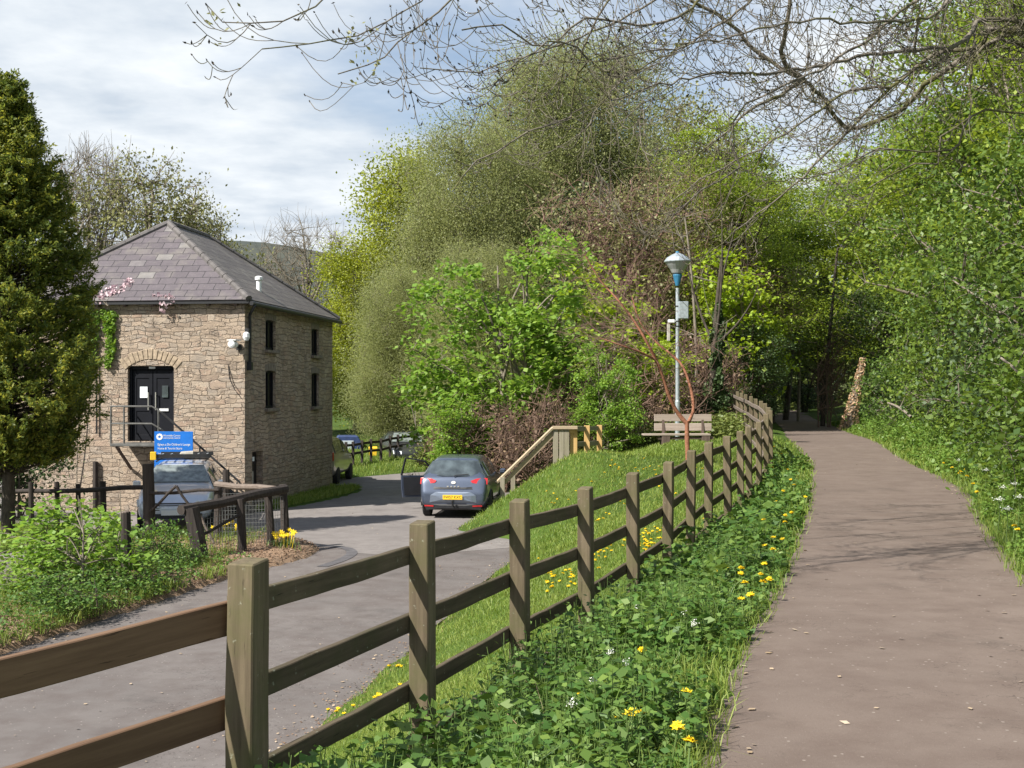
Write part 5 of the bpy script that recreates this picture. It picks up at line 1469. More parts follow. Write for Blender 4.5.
# ------------------------------------------------------------------ trees of the tunnel and right of the path
d_tall = tree_data(41, [(0, 0, 8.5, 3.8, 3.6, 3.4), (-1.5, -.5, 11.5, 3.0, 3.0, 2.8), (1.6, 0, 5.5, 3.0, 2.8, 2.6), (-1.2, 0, 5.0, 3.0, 2.6, 2.2)], [(0, 0, -.3), (.1, 0, 4), (-.1, 0, 8), (.1, 0, 13)], .26, 20, 150, 560, .125, 1.5, .22, .9, 3, .9, .014, shell=.5)
d_under = tree_data(42, [(0, 0, 2.2, 1.9, 1.7, 2.0), (.9, .4, 3.6, 1.7, 1.6, 1.6), (-.8, -.4, 1.3, 1.5, 1.4, 1.3)], [(0, 0, -.2), (.05, 0, 1.6), (0, 0, 3.2), (.1, 0, 4.8)], .07, 14, 120, 230, .080, .66, .7, .4, 3, .4, .007, stems=2)
d_under2 = tree_data(43, [(0, 0, 2.6, 1.7, 1.6, 2.4), (-.7, -.5, 4.4, 1.4, 1.5, 1.4), (.6, .4, 1.2, 1.6, 1.6, 1.2)], [(0, 0, -.2), (-.05, 0, 1.8), (0, 0, 3.6), (-.2, 0, 5.4)], .08, 14, 120, 230, .085, .66, .6, .6, 3, .45, .008, stems=2)
PRc = catmull(PR, 1.0)
def right_of_path(y, off):
    i = int(np.abs(PRc[:, 1] - y).argmin()); x = PRc[i, 0] + off; return Vector((x, y, h1(x, y) - .05))
shr = [(12.2, 2.6, 0, (1, 1, .90), 'nearest hedge shrub at the right frame edge'), (14.6, 2.1, 1, (1, 1, .95), 'hedge shrub right of the path beside the yellow verge flowers'),
       (17.6, 1.95, 1.7, (1.05, 1.05, 1.0), 'hedge shrub right of the path with a bare stick leaning out of it'), (21.0, 1.85, 2.9, (1.05, 1.05, 1.1), 'hedge shrub third along the right side of the path'),
       (24.8, 1.85, 4.0, (1.1, 1.1, 1.1), 'hedge shrub midway along the right side of the path'), (29.0, 1.95, 5.0, (1.1, 1.1, 1.15), 'hedge shrub a little nearer than the bleached trunk'),
       (33.8, 2.1, .6, (1.15, 1.15, 1.2), 'hedge shrub just right of the bleached trunk'), (44, 2.6, 1.9, (1.2, 1.2, 1.2), 'hedge shrub just beyond the bleached trunk'), (58, 2.8, 3.1, (1.3, 1.3, 1.3), 'hedge shrub at the right of the tunnel mouth')]
for i, (y, off, rz, s, lab) in enumerate(shr):
    plant('hedge_shrub', lab, 'shrub', right_of_path(y, off), (d_under, d_under2)[i % 2], M['bk_grey'], M[('lf_deep', 'lf_hedge', 'lf_deep', 'lf_ivy', 'lf_hedge')[i % 5]], 'hedge shrubs right of the path', rz, s, wood_name='stem')
tl = [(16.5, 3.4, 0, (.62, .62, .84), 'leafy tree overhanging the right frame edge'), (20.5, 3.0, 1, (.72, .72, .90), 'leafy tree second along the right of the path'),
      (26, 3.0, 2.2, (.85, .85, .98), 'leafy tree over the middle of the hedge right of the path'), (33, 3.4, 3.2, (.95, .95, 1.05), 'leafy tree leaning over the bleached trunk'),
      (42, 5.4, 4.1, (1.05, 1.05, 1.05), 'leafy tree over the path beyond the bleached trunk'), (57, 4.4, 5.0, (1.1, 1.1, 1.0), 'leafy tree right of the tunnel mouth'), (68, 3.2, .4, (1.2, 1.2, 1.0), 'leafy tree deeper in the tunnel on the right'),
      (33, 9.0, 1.4, (1.2, 1.2, 1.3), 'tall leafy tree behind the hedge trees right of the path'), (23, 7, 2.0, (1.0, 1.0, 1.12), 'tall leafy tree behind the right frame edge hedge'), (46, 9.5, 2.6, (1.2, 1.2, 1.3), 'tall leafy tree far behind the hedge right of the path')]
for i, (y, off, rz, s, lab) in enumerate(tl):
    plant('hedgerow_tree', lab, 'tree', right_of_path(y, off), d_tall, M['bk_grey'], M[('lf_hedge', 'lf_fresh', 'lf_hedge', 'lf_fresh', 'lf_deep')[i % 5]], 'leafy trees along the right of the path', rz, s)
for i, (x, y, rz, s, lab) in enumerate([(9.9, 56, 1, (.85, .85, .95), 'leafy tree left of the tunnel mouth by the far fence'), (12.2, 69, 2, (1.1, 1.1, .95), 'leafy tree on the left inside the tunnel'), (15.2, 82, 3, (1.2, 1.2, 1.0), 'leafy tree deep inside the tunnel on the left'),
                                        (19.5, 98, 0, (1.4, 1.4, 1.0), 'leafy tree closing the far end of the tunnel'), (21.2, 85, 2.6, (1.25, 1.25, 1.15), 'leafy tree filling the gap above the right of the tunnel'), (25.5, 86, 4, (1.3, 1.3, 1.0), 'leafy tree at the far right of the tunnel')]):
    plant('tunnel_tree', lab, 'tree', Vector((x, y, h1(x, y))), d_tall, M['bk_dark'], M[('lf_fresh', 'lf_hedge', 'lf_wood', 'lf_hedge', 'lf_wood')[i % 5]], 'trees closing over the path', rz, s)
for i, (x, y, rz, s, lab) in enumerate([(9.9, 52, 1, (.9, .9, .75), 'dark bush behind the far end of the fence'), (11.6, 63, 2, (1.2, 1.2, .9), 'dark bush on the left just inside the tunnel'), (17.6, 100, 3, (1.8, 1.8, 1.1), 'dark bush at the far end of the tunnel left'), (24.2, 104, 0, (1.8, 1.8, 1.1), 'dark bush at the far end of the tunnel right')]):
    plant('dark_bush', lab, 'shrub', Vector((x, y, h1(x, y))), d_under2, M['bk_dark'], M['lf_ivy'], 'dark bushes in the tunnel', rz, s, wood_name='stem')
# bare trunks in the tunnel
rng = np.random.default_rng(46)
for i, (px, y, r, lab) in enumerate([(757, 62, .16, 'dark slender trunk at the left of the tunnel mouth'), (772, 66, .12, 'thin dark trunk second from the left in the tunnel'), (785, 74, .20, 'stout dark trunk in the middle of the tunnel'), (798, 70, .10, 'pale thin trunk right of the stout one in the tunnel'), (822, 60, .12, 'thin leaning trunk left of the bleached trunk'), (696, 50, .085, 'grey bare trunk just right of the lamp post')]):
    p = at(px, y); tb = Tubes(); top = np.array([rng.normal() * .5, rng.normal() * .3, 8.5]); tp = curve3(np.array([0, 0, -.3]), top, .03, rng, 12); tb.add(tp, np.linspace(r, r * .4, 12), 8)
    br = Tubes()
    for q in range(14):
        a = tp[rng.integers(4, 12)]; e = a + unit(rng.normal(size=3) + np.array([0, 0, .5])) * rng.uniform(.8, 2.4)
        br.add(curve3(a, e, .12, rng, 6), np.linspace(r * .25, .008, 6), 4)
    plant('bare_tree', lab, 'tree', p, (tb.mesh('bare_trunk_mesh'), br.mesh('branches_mesh')), M['bk_grey'] if i in (3, 5) else M['bk_dark'], M['bk_grey'] if i in (3, 5) else M['bk_dark'], 'bare trunks in the wood', leaf_name='branches')
# bleached dead trunk with dead ivy
p = Vector((PX(852, 54.5), 54.5, .0)); p.z = h1(p.x, p.y)
tb = Tubes(); rng = np.random.default_rng(47)
tp = curve3(np.array([-.2, 0, -.2]), np.array([.50, 0, 3.05]), .03, rng, 12); tb.add(tp, np.linspace(.25, .08, 12) * (1 + .1 * np.sin(np.arange(12) * 2)), 10)
n = 1500; k = rng.integers(0, 11, n); a = rng.uniform(0, 6.28, n); rr = np.interp(k, [0, 3, 11], [.34, .22, .09]) * rng.uniform(.95, 1.35, n)
lc = tp[k] + (tp[np.minimum(k + 1, 11)] - tp[k]) * rng.uniform(0, 1, (n, 1)) + np.stack([rr * np.cos(a), rr * np.sin(a), 0 * a], 1)
plant('dead_tree', 'pale leaning dead trunk wrapped in bleached ivy at the right of the path', 'tree', p, (tb.mesh('dead_trunk'), leaf_mesh('dead_ivy', leaf_arrays(lc, .09, rng, 0, .7))), M['bk_grey'], M['lf_dead'], leaf_name='dead_ivy')
# sticks
for i, (a, b, r, lab) in enumerate([((888, 403, 30), (911, 417, 29), .035, 'bleached broken stick jutting from the hedge right of the dead trunk'), ((1001, 358, 15), (1030, 384, 14.6), .022, 'pale bent stick in the hedge at the right frame edge')]):
    A, B = np.array(P(*a)), np.array(P(*b)); o = A.copy()
    tb = Tubes(); tb.add(curve3(A - o, B - o, .06, np.random.default_rng(i), 8, .05), np.linspace(r * .7, r, 8), 7)
    tb.add(curve3((A + B) / 2 - o, (A + B) / 2 - o + np.array([.1, -.1, .3]), .1, np.random.default_rng(i + 9), 5), np.linspace(r * .5, r * .2, 5), 5)
    tag(link('dead_stick', tb.mesh('stick_mesh'), M['bk_grey'], loc=tuple(o)), lab, 'stick')
# far wood filling the gaps
rng = np.random.default_rng(50)
C = []
for i in range(420):
    x = rng.uniform(-8, 62); y = rng.uniform(112, 150) if x < 40 else rng.uniform(60, 140); top = rng.uniform(9, 15)
    if x < 5: top *= .8
    n = 110
    z = rng.uniform(.03, 1, n) * top; rad = 2.6 * np.sqrt(np.clip(1.05 - (z / top) ** 2, 0, 1))
    d = unit(rng.normal(size=(n, 3))); C.append(np.array([x, y, -.5]) + np.stack([d[:, 0] * rad, d[:, 1] * rad, z], 1))
fw = leaf_mesh('far_wood', leaf_arrays(np.concatenate(C), .75, rng, .4, .75))
tag(link('far_wood', fw, M['lf_wood']), kind='stuff')
# ------------------------------------------------------------------ copper barked tree in front of the bench
def limb_px(pts):
    return catmull([tuple(P(*p)) for p in pts], .12)
def copper():
    rng = np.random.default_rng(60); Yc = 28.0
    base = at(687.5, Yc); base.z = PZ(455, Yc); o = np.array(base)
    tb = Tubes(); tw = Tubes()
    specs = [([(688.5, 470, Yc), (687.5, 450, Yc), (687, 432, Yc), (687, 421, Yc)], .058, .052),
             ([(687, 424, Yc), (677, 412, Yc), (668.7, 394.7, Yc - .1), (663, 377.5, Yc - .2), (656, 360, Yc - .3), (645.7, 340, Yc - .4), (632, 318, Yc - .3), (618, 300, Yc - .2), (600, 280, Yc), (585, 255, Yc)],   .048, .011),
             ([(687, 424, Yc), (693, 412, Yc + .1), (691.6, 392, Yc + .2), (683, 367, Yc + .3), (671.5, 354.6, Yc + .5), (657, 343, Yc + .7), (640, 322, Yc + .9), (632, 296, Yc + 1)], .040, .010),
             ([(656, 360, Yc - .3), (640, 352, Yc - .6), (620, 345, Yc - .8), (600, 338, Yc - .8)], .03, .010)]
    src = []
    for i, (pp, r0, r1) in enumerate(specs):
        L = limb_px(pp) - o; r = np.linspace(r0, r1, len(L)) * (1 + .06 * np.sin(np.arange(len(L)) * 1.7))
        tb.add(L, r, 10 if i < 3 else 7)
        if i: src.append(L[len(L) // 3:])
    src = np.concatenate(src)
    def twig(a, d, L, r, lvl):
        e = a + d * L; c = curve3(a, e, .10, rng, 6, .03); tw.add(c, np.linspace(r, r * .5, 6), 4)
        if lvl:
            for _ in range(rng.integers(3, 6)):
                dd = unit(d + rng.normal(size=3) * .55 + np.array([0, 0, .12])); twig(c[rng.integers(1, 6)], dd, L * rng.uniform(.45, .7), r * .55, lvl - 1)
    for _ in range(64):
        a = src[rng.integers(len(src))]; d = unit(np.array([a[0] * .35, a[1] * .3, .35]) + rng.normal(size=3) * .6)
        twig(a, d, rng.uniform(.5, 1.2), .0065, 2)
    plant('copper_barked_tree', 'bare forked tree with shiny copper red bark in front of the park bench', 'tree', base, (tb.mesh('copper_trunk'), tw.mesh('copper_twigs')), M['bk_red'], M['bk_pink'], leaf_name='twigs')
copper()

# ------------------------------------------------------------------ overhanging bare branches of an ash standing right of the path
def overhead():
    rng = np.random.default_rng(61)
    base = Vector((8.2, 13.5, h1(8.2, 13.5))); o = np.array(base)
    tb = Tubes(); tw = Tubes(); bd = []
    trunk = catmull([(0, 0, -.3), (.1, .1, 2), (-.05, .2, 4.2), (-.2, .1, 6.5), (-.1, .3, 9)], .3)
    tb.add(trunk, np.linspace(.26, .12, len(trunk)), 10)
    T = lambda z: tuple(o + trunk[int(np.abs(trunk[:, 2] - z).argmin())])
    W = lambda p: tuple(P(*p))
    A = [  # (points, r0, r1, twig density per m, twig length)
        ([T(4.5)] + [W(p) for p in ((1010, 20, 12.8), (958, 44, 12.2), (870, 56, 11.6), (783, 72, 11), (724, 73, 10.4), (660, 84, 9.8), (610, 100, 9.4))], .05, .006, 6, .9),
        ([T(4.2)] + [W(p) for p in ((1017, 32, 13), (979, 47, 13), (935, 56, 13), (891, 88, 13), (850, 129, 13.2), (812, 167, 13.4), (770, 205, 13.6), (735, 232, 13.6), (700, 262, 13.6))], .06, .006, 6, .9),
        ([T(4.0)] + [W(p) for p in ((1000, 38, 13.4), (982, 47, 13.4), (970, 73, 13.2), (967, 117, 13), (941, 138, 13), (936, 164, 13), (914, 165, 13), (890, 176, 12.9), (867, 189, 12.8))], .055, .008, 3, .6),
        ([T(5.4)] + [W(p) for p in ((960, -30, 12), (917, 0, 11.8), (850, 50, 11.4), (800, 78, 11), (748, 104, 10.8), (729, 141, 10.7), (740, 167, 10.7))], .05, .008, 5, .8),
        ([W((740, 167, 10.7)), W((722, 180, 10.7)), W((700, 190, 10.6)), W((672, 214, 10.5)), W((648, 236, 10.5))], .011, .005, 6, .5),
        ([T(6.6)] + [W(p) for p in ((960, 60, 17), (900, 110, 18), (850, 128, 18), (824, 100, 17), (803, 79, 16), (780, 67, 16), (753, 50, 16), (728, 22, 15.8), (690, 0, 15.6))], .07, .026, 4, 1.2),
        ([W((803, 79, 16)), W((782, 60, 15.6)), W((786, 30, 15.2)), W((790, -20, 15)), W((780, -60, 15))], .05, .02, 5, 1.0),
        ([W((803, 79, 16)), W((774, 98, 15.6)), W((748, 112, 15.3)), W((715, 140, 15)), W((690, 160, 15))], .04, .008, 6, .8),
        ([T(6.2)] + [W(p) for p in ((860, -90, 11.5), (760, -60, 11), (690, 8, 10.5), (640, 25, 10.2), (585, 18, 10), (549, 49, 9.8), (500, 28, 9.6), (462, 30, 9.4))], .05, .007, 6, .9),
        ([T(6.4)] + [W(p) for p in ((780, -95, 11), (690, -70, 10.6), (610, 0, 10.2), (590, 29, 10.1), (577, 74, 10), (569, 115, 10), (528, 131, 9.9), (479, 160, 9.8), (454, 189, 9.7))], .042, .006, 5, .6),
        ([W((577, 74, 10)), W((590, 60, 9.9)), W((560, 40, 9.6)), W((520, 62, 9.4)), W((488, 92, 9.3))], .012, .005, 5, .5),
        ([T(7.0)] + [W(p) for p in ((760, -160, 10), (620, -120, 9.6), (480, -40, 9.2), (420, 0, 9.1), (385, 20, 9), (356, 33, 8.9), (310, 44, 8.8), (262, 49, 8.7))], .036, .005, 6, .7),
        ([W((480, -40, 9.2)), W((440, 10, 9)), W((400, 42, 8.8)), W((368, 62, 8.7)), W((338, 74, 8.6))], .012, .005, 6, .55),
        ([W((420, 0, 9.1)), W((360, -20, 9)), W((315, 6, 8.9)), W((282, 20, 8.8)), W((225, 22, 8.7)), W((206, 4, 8.7))], .013, .004, 6, .5),
        ([T(7.4)] + [W(p) for p in ((880, -130, 13), (800, -80, 12.5), (700, -30, 12), (620, 20, 11.6), (540, 52, 11.2), (480, 70, 11), (420, 68, 10.8))], .045, .006, 7, .9),
        ([T(7.8)] + [W(p) for p in ((900, -160, 14), (820, -60, 14), (740, 10, 13.6), (680, 48, 13.4), (620, 80, 13), (585, 130, 12.8))], .05, .007, 7, 1.0),
        ([T(6.8)] + [W(p) for p in ((1000, -60, 12), (940, 10, 11.6), (880, 22, 11.2), (800, 20, 10.8), (720, 40, 10.4), (650, 52, 10), (600, 62, 9.8))], .04, .006, 6, .9),
        ([T(3.4)] + [W(p) for p in ((1010, 110, 12.6), (950, 150, 12.4), (880, 150, 12.2), (820, 176, 12), (770, 182, 11.8), (730, 205, 11.6))], .03, .005, 5, .7),
        ([W((891, 88, 13)), W((850, 90, 12.6)), W((800, 124, 12.2)), W((760, 150, 12)), W((712, 172, 11.8)), W((668, 205, 11.6))], .022, .005, 6, .7)]
    def twig(a, d, L, r, lvl):
        # ash twigs droop then turn up at the tip
        side = unit(rng.normal(size=3)); n = 7; t = np.linspace(0, 1, n)[:, None]
        c = a + d * L * t + side * L * .10 * np.sin(t * math.pi) + np.array([0, 0, -1]) * L * .14 * np.sin(t * math.pi * .9) + np.array([0, 0, 1]) * L * .28 * t ** 3
        tw.add(c, np.linspace(r, max(.0028, r * .55), n), 4)
        e = c[-1]; bd.append((e, unit(c[-1] - c[-2])))
        if lvl:
            for _ in range(rng.integers(2, 4)):
                k = rng.integers(2, n); dd = unit(d + rng.normal(size=3) * .55 + np.array([0, 0, .15]))
                twig(c[k], dd, L * rng.uniform(.35, .7), max(.003, r * .62), lvl - 1)
    for pts, r0, r1, dens, tl_ in A:
        r0 *= .72; r1 *= .85
        ex = 512 + pts[-1][0] / pts[-1][1] * F; dens *= .95 if ex < 470 else 2.0
        L = catmull(pts, .14) - o; L[1:-1] += rng.normal(size=L[1:-1].shape) * .012
        rr = r1 + (r0 - r1) * (1 - np.linspace(0, 1, len(L))) ** 1.1
        tb.add(L, rr, 7)
        ln = np.linalg.norm(np.diff(L, axis=0), axis=1).sum(); start = int(len(L) * (.22 if len(pts) > 6 else .05))
        for _ in range(int(dens * ln * .62)):
            k = rng.integers(start, len(L)); tg = unit(L[min(k + 1, len(L) - 1)] - L[k - 1])
            d = unit(tg + rng.normal(size=3) * .65 + np.array([-.15, 0, 0])); twig(L[k], d, tl_ * rng.uniform(.4, 1.1), min(.008, max(.0035, rr[k] * .4)), 2 if rng.uniform() < .55 else 1)
    trk = tb.mesh('ash_limbs')
    # buds
    B = np.array([b[0] for b in bd]); D = np.array([b[1] for b in bd])
    V = leaf_arrays(B + D * .014, .034, rng, 0, .42, dirs=D)
    V2 = leaf_arrays(B + D * .014, .034, rng, 0, .42, dirs=D)
    root = plant('overhanging_ash_tree', 'bare ash tree at the right whose budding branches hang across the top of the view', 'tree', base, (trk, tw.mesh('ash_twigs')), M['bk_ash'], M['bk_ash'], leaf_name='twigs')
    o2 = bpy.data.objects.new('buds', leaf_mesh('ash_buds', np.concatenate([V, V2]))); o2.data.materials.append(M['bk_dark']); COL.objects.link(o2); o2.parent = root
    # sparse young leaf tufts on the limbs
    src = np.concatenate(tb.V); q = src[rng.integers(len(src), size=38)]; q = q[q[:, 2] > 3]
    C = (q[:, None] + rng.normal(size=(len(q), 22, 3)) * .07).reshape(-1, 3)
    o3 = bpy.data.objects.new('young_leaves', leaf_mesh('ash_tufts', leaf_arrays(C, .04, rng, .3, .5))); o3.data.materials.append(M['lf_olive']); COL.objects.link(o3); o3.parent = root
overhead()

# ------------------------------------------------------------------ creepers on the building
rng = np.random.default_rng(70)
Rb = np.array(Matrix.Rotation(BRZ, 3, 'Z'))
def ivy_patch(blobs, n, size, depth=.14):
    C = []
    for (x, z, rx, rz, w) in blobs:
        m = int(n * w); a = rng.uniform(0, 6.283, m); r = rng.uniform(0, 1, m) ** .55
        C.append(np.stack([x + rx * r * np.cos(a), -rng.uniform(.01, depth, m), z + rz * r * np.sin(a)], 1))
    return leaf_arrays(np.concatenate(C), size, rng, .0, .85)
blobs = [(-4.25, 4.95, .22, .45, 1), (-4.35, 4.3, .24, .5, 1), (-3.75, 5.05, .18, .35, .8), (-3.72, 4.5, .15, .45, .8), (-4.6, 4.7, .3, .6, 1.2), (-4.0, 5.3, .5, .16, .6), (-4.55, 3.9, .22, .35, .7), (-3.8, 4.1, .12, .25, .4)]
tb = Tubes()
for x0, z0, x1, z1 in ((-4.7, .4, -4.4, 4.9), (-4.5, 2.6, -3.9, 5.2), (-3.9, 5.3, -3.7, 3.9), (-4.3, 3.4, -3.55, 2.9)):
    tb.add(curve3(np.array([x0, -.03, z0]), np.array([x1, -.04, z1]), .06, rng, 9), np.linspace(.018, .008, 9), 5)
plant('wall_creeper', 'green creeper hanging below the eave at the left of the front wall', 'creeper', BC, (tb.mesh('creeper_stems'), leaf_mesh('creeper_leaves', ivy_patch(blobs, 330, .085))), M['bk_grey'], M['lf_syc'], rz=BRZ, wood_name='stem', leaf_name='leaves')
def eave_flowers(name, label, spots, n):
    C = []
    for (x, up_, rx, rz, w) in spots:   # up the roof slope from the eave
        m = int(n * w); a = rng.uniform(0, 6.283, m); r = rng.uniform(0, 1, m) ** .6
        u = up_ + rz * r * np.sin(a); k = (RZ - EZ) / SB
        yy = -OH + u / math.hypot(1, k); zz = EZ + (yy + OH) * k + rng.uniform(.02, .12, m)
        low = u < 0; yy = np.where(low, -OH - rng.uniform(0, .08, m), yy); zz = np.where(low, EZ + u, zz)
        C.append(np.stack([x + rx * r * np.cos(a), yy, zz], 1))
    C = np.concatenate(C)
    tb = Tubes(); c0 = C[rng.integers(len(C), size=14)]
    for q in c0: tb.add(curve3(np.array([C[:, 0].mean(), -OH - .03, EZ - .1]), q, .1, rng, 5), np.linspace(.012, .005, 5), 4)
    plant(name, label, 'flowers', BC, (tb.mesh('clematis_stems'), leaf_mesh('clematis_flowers', leaf_arrays(C, .085, rng, .2, .9))), M['bk_grey'], M['pinkflower'], rz=BRZ, wood_name='stem', leaf_name='flowers')
eave_flowers('clematis', 'larger pink clematis clump climbing onto the slates at the left', [(-3.72, .42, .30, .22, 1), (-3.45, .75, .16, .2, .6), (-4.0, .15, .28, .2, .7)], 90)
eave_flowers('clematis', 'smaller pink clematis clump spilling over the eave above the door', [(-2.30, .16, .26, .10, .7), (-2.05, .02, .22, .14, .7), (-2.2, -.15, .10, .16, .3)], 45)

# ------------------------------------------------------------------ sapling and bushes on the bed
d_sap = tree_data(75, [(0, 0, 1.05, .85, .7, .75), (-.8, 0, .8, .7, .6, .6), (.5, -.1, .6, .7, .6, .5), (-.3, 0, 1.6, .35, .35, .35)], [(0, 0, -.1), (0, 0, .6), (.05, 0, 1.2), (0, 0, 1.9)], .025, 12, 100, 20, .115, .34, .5, 1.0, 1, .2, .005, aspect=.95, stems=3)
d_bush = tree_data(76, [(0, 0, .55, .85, .7, .5), (.6, 0, .42, .6, .6, .42), (-.5, 0, .45, .6, .6, .4)], [(0, 0, -.1), (0, 0, .4), (.05, 0, .9)], .02, 10, 120, 26, .075, .3, .6, .7, 1, .15, .004, aspect=.7, stems=2)
def zb(x, y): return ROADZ + .12
for px, y, rz, s, lab in ((78, 19.8, 0, (.95, .95, .78), 'tallest pale sycamore sapling on the bed behind the brown fence rail'), (32, 19.0, 2, (.62, .7, .50), 'small sycamore sapling at the left frame edge of the bed'), (98, 21.9, 4, (.7, .7, .55), 'sycamore sapling around the lone round post')):
    plant('sycamore_sapling', lab, 'sapling', Vector((PX(px, y), y, ROADZ + .1)), d_sap, M['bk_grey'], M['lf_syc'], 'sycamore saplings on the bed', rz, s, wood_name='stem')
for px, y, rz, s, lab in ((157, 22.0, 0, (.70, .8, .78), 'dense dark green bush right of the lone round post'), (176, 21.6, 1, (.5, .5, .42), 'dense green bush beside the thick leaning fence post'), (112, 19.2, 3, (.7, .7, .42), 'low green bush in front of the saplings'), (60, 17.6, 2, (.8, .8, .55), 'low bush at the near left of the bed')):
    plant('bramble_bush', lab, 'bush', Vector((PX(px, y), y, ROADZ + .1)), d_bush, M['bk_dark'], M['weed'], 'bushes on the bed', rz, s, wood_name='stem')

# ------------------------------------------------------------------ grass, weeds and flowers
rng = np.random.default_rng(80)
def blades(x, y, z, hgt, wid, lean=.45):
    n = len(x); a = rng.uniform(0, 6.283, n); ln = rng.normal(size=(n, 2)) * lean * hgt[:, None]
    w = np.stack([np.cos(a), np.sin(a)], 1) * wid[:, None] * .5
    b = np.stack([x, y, z - .015], 1)
    V = np.empty((n, 5, 3))
    V[:, 0] = b; V[:, 0, :2] -= w; V[:, 1] = b; V[:, 1, :2] += w
    m = b.copy(); m[:, :2] += ln * .35; m[:, 2] += hgt * .6
    V[:, 2] = m; V[:, 2, :2] += w * .75; V[:, 3] = m; V[:, 3, :2] -= w * .75
    t = b.copy(); t[:, :2] += ln; t[:, 2] += hgt * np.clip(1 - .3 * np.hypot(ln[:, 0], ln[:, 1]) / hgt, .4, 1)
    V[:, 4] = t
    i = np.arange(n)[:, None] * 5
    return V.reshape(-1, 3), i + np.array([[0, 1, 2, 3]]), i + np.array([[3, 2, 4]])
def scatter(n, x0, x1, y0, y1, power=1.0):
    u = rng.uniform(0, 1, n); 
    y = (y0 ** (1 - power) + u * (y1 ** (1 - power) - y0 ** (1 - power))) ** (1 / (1 - power)) if power != 1 else y0 * (y1 / y0) ** u
    return rng.uniform(x0, x1, n), y
def noise2(x, y, s):
    return np.array([mnoise.noise(Vector((a * s, b * s, 3.3))) for a, b in zip(x, y)])
GX, GY = [], []
# bank between road and fence
x, y = scatter(420000, -4.5, 9, 6, 52, 1.6)
z, dF, sF, dR, inR, dL, dRt, sR, inP = H(x, y, True)
k = (sF < 0) & (~inR) & (dR > .0) & (rng.uniform(size=len(x)) < np.clip(dR / .4, .6, 1))
x, y, z = x[k], y[k], z[k]
sc = np.clip(y / 14, .75, 2.2)
nn_ = np.array([mnoise.noise(Vector((a * .9, b * .9, 0))) for a, b in zip(x, y)])
hg = (.055 + .05 * nn_ + .06 * rng.uniform(0, 1, len(x)) ** 2.5) * np.clip(sc, .9, 1.4); hg = np.maximum(hg, .025)
v1, q1, t1 = blades(x, y, z, hg, .0075 * sc, .7)
link_g = np_mesh('grass_mesh', v1, [q1, t1]); tag(link('grass', link_g, M['grass']), kind='stuff')
# verge between fence and path, edge of right verge, bed, far strip
parts = []
x, y = scatter(150000, -2.5, 9, 4, 46, 1.7); z, dF, sF, dR, inR, dL, dRt, sR, inP = H(x, y, True)
k = (sF > 0) & ((~inP) | (dL < .10 * rng.uniform(0, 1, len(x)))) & (x < 12) & (sR < 0); parts.append((x[k], y[k], z[k], .12))
x, y = scatter(150000, 3.5, 20, 8, 64, 1.5); z, dF, sF, dR, inR, dL, dRt, sR, inP = H(x, y, True)
k = (((sR > 0) & (~inP)) | (dRt < .14 * rng.uniform(0, 1, len(x)))) & (dRt < 2.4); parts.append((x[k], y[k], z[k], .15))
x, y = scatter(60000, -11, -4, 12, 29, 1.2); k = inside(x, y, BED); dd, _, _ = seg_dist(x, y, BED, True)
k &= (noise2(x, y, .7) > -.3) & ((x < -5.2) | (y < 21.5)); parts.append((x[k], y[k], np.full(k.sum(), ROADZ + .1), .2))
x, y = scatter(30000, -16, -9.3, 24.3, 29.4, 1.1); k = inside(x, y, [(-10.2, 24.6), (-9.4, 26.5), (-9.8, 28.8), (-12, 29.4), (-16, 29.2), (-16, 25.5), (-12, 24.4)]); parts.append((x[k], y[k], np.full(k.sum(), ROADZ + .1), .12))
x, y = scatter(12000, -7.2, -4.8, 33.5, 42.2, 1.1); k = inside(x, y, [(-6.9, 33.4), (-6.2, 34.8), (-5.6, 36.8), (-5.1, 39), (-4.95, 41.3), (-5.4, 42.1), (-6.2, 41.6), (-7.0, 35.5)]); parts.append((x[k], y[k], np.full(k.sum(), ROADZ + .08), .12))
x, y = scatter(40000, -16, 2, 45, 60, 1.1); z, dF, sF, dR, inR, dL, dRt, sR, inP = H(x, y, True); k = ~inR; parts.append((x[k], y[k], z[k], .14))
x = np.concatenate([p[0] for p in parts]); y = np.concatenate([p[1] for p in parts]); z = np.concatenate([p[2] for p in parts]); hb = np.concatenate([np.full(len(p[0]), p[3]) for p in parts])
sc = np.clip(y / 14, .75, 2.4)
v1, q1, t1 = blades(x, y, z, hb * rng.uniform(.5, 1.6, len(x)), .008 * sc, .5)
tag(link('long_grass', np_mesh('long_grass_mesh', v1, [q1, t1]), M['grass']), kind='stuff')

x, y = scatter(420, -2.5, 9, 4, 34, 1.7); z, dF, sF, dR, inR, dL, dRt, sR, inP = H(x, y, True)
k = (sF > 0) & (sR < 0) & (~inP) & (dL > .12); x, y, z = x[k], y[k], z[k]
n_ = len(x); idx = np.repeat(np.arange(n_), 34); m_ = len(idx)
tx, ty = x[idx] + rng.normal(size=m_) * .05, y[idx] + rng.normal(size=m_) * .05
v1, q1, t1 = blades(tx, ty, z[idx], rng.uniform(.18, .50, m_) * np.repeat(rng.uniform(.6, 1.1, n_), 34), .0075 * np.clip(ty / 12, .8, 2), .55)
tag(link('tussock_grass', np_mesh('tussock_mesh', v1, [q1, t1]), M['weed']), kind='stuff')
x, y = scatter(260, -2.5, 9, 4, 30, 1.7); z, dF, sF, dR, inR, dL, dRt, sR, inP = H(x, y, True)
k = (sF > 0) & (sR < 0) & (~inP) & (dL > .45); x, y, z = x[k], y[k], z[k]; idx = np.repeat(np.arange(len(x)), 3)
v1, q1, t1 = blades(x[idx] + rng.normal(size=len(idx)) * .04, y[idx] + rng.normal(size=len(idx)) * .04, z[idx], rng.uniform(.15, .5, len(idx)), np.full(len(idx), .005), .6)
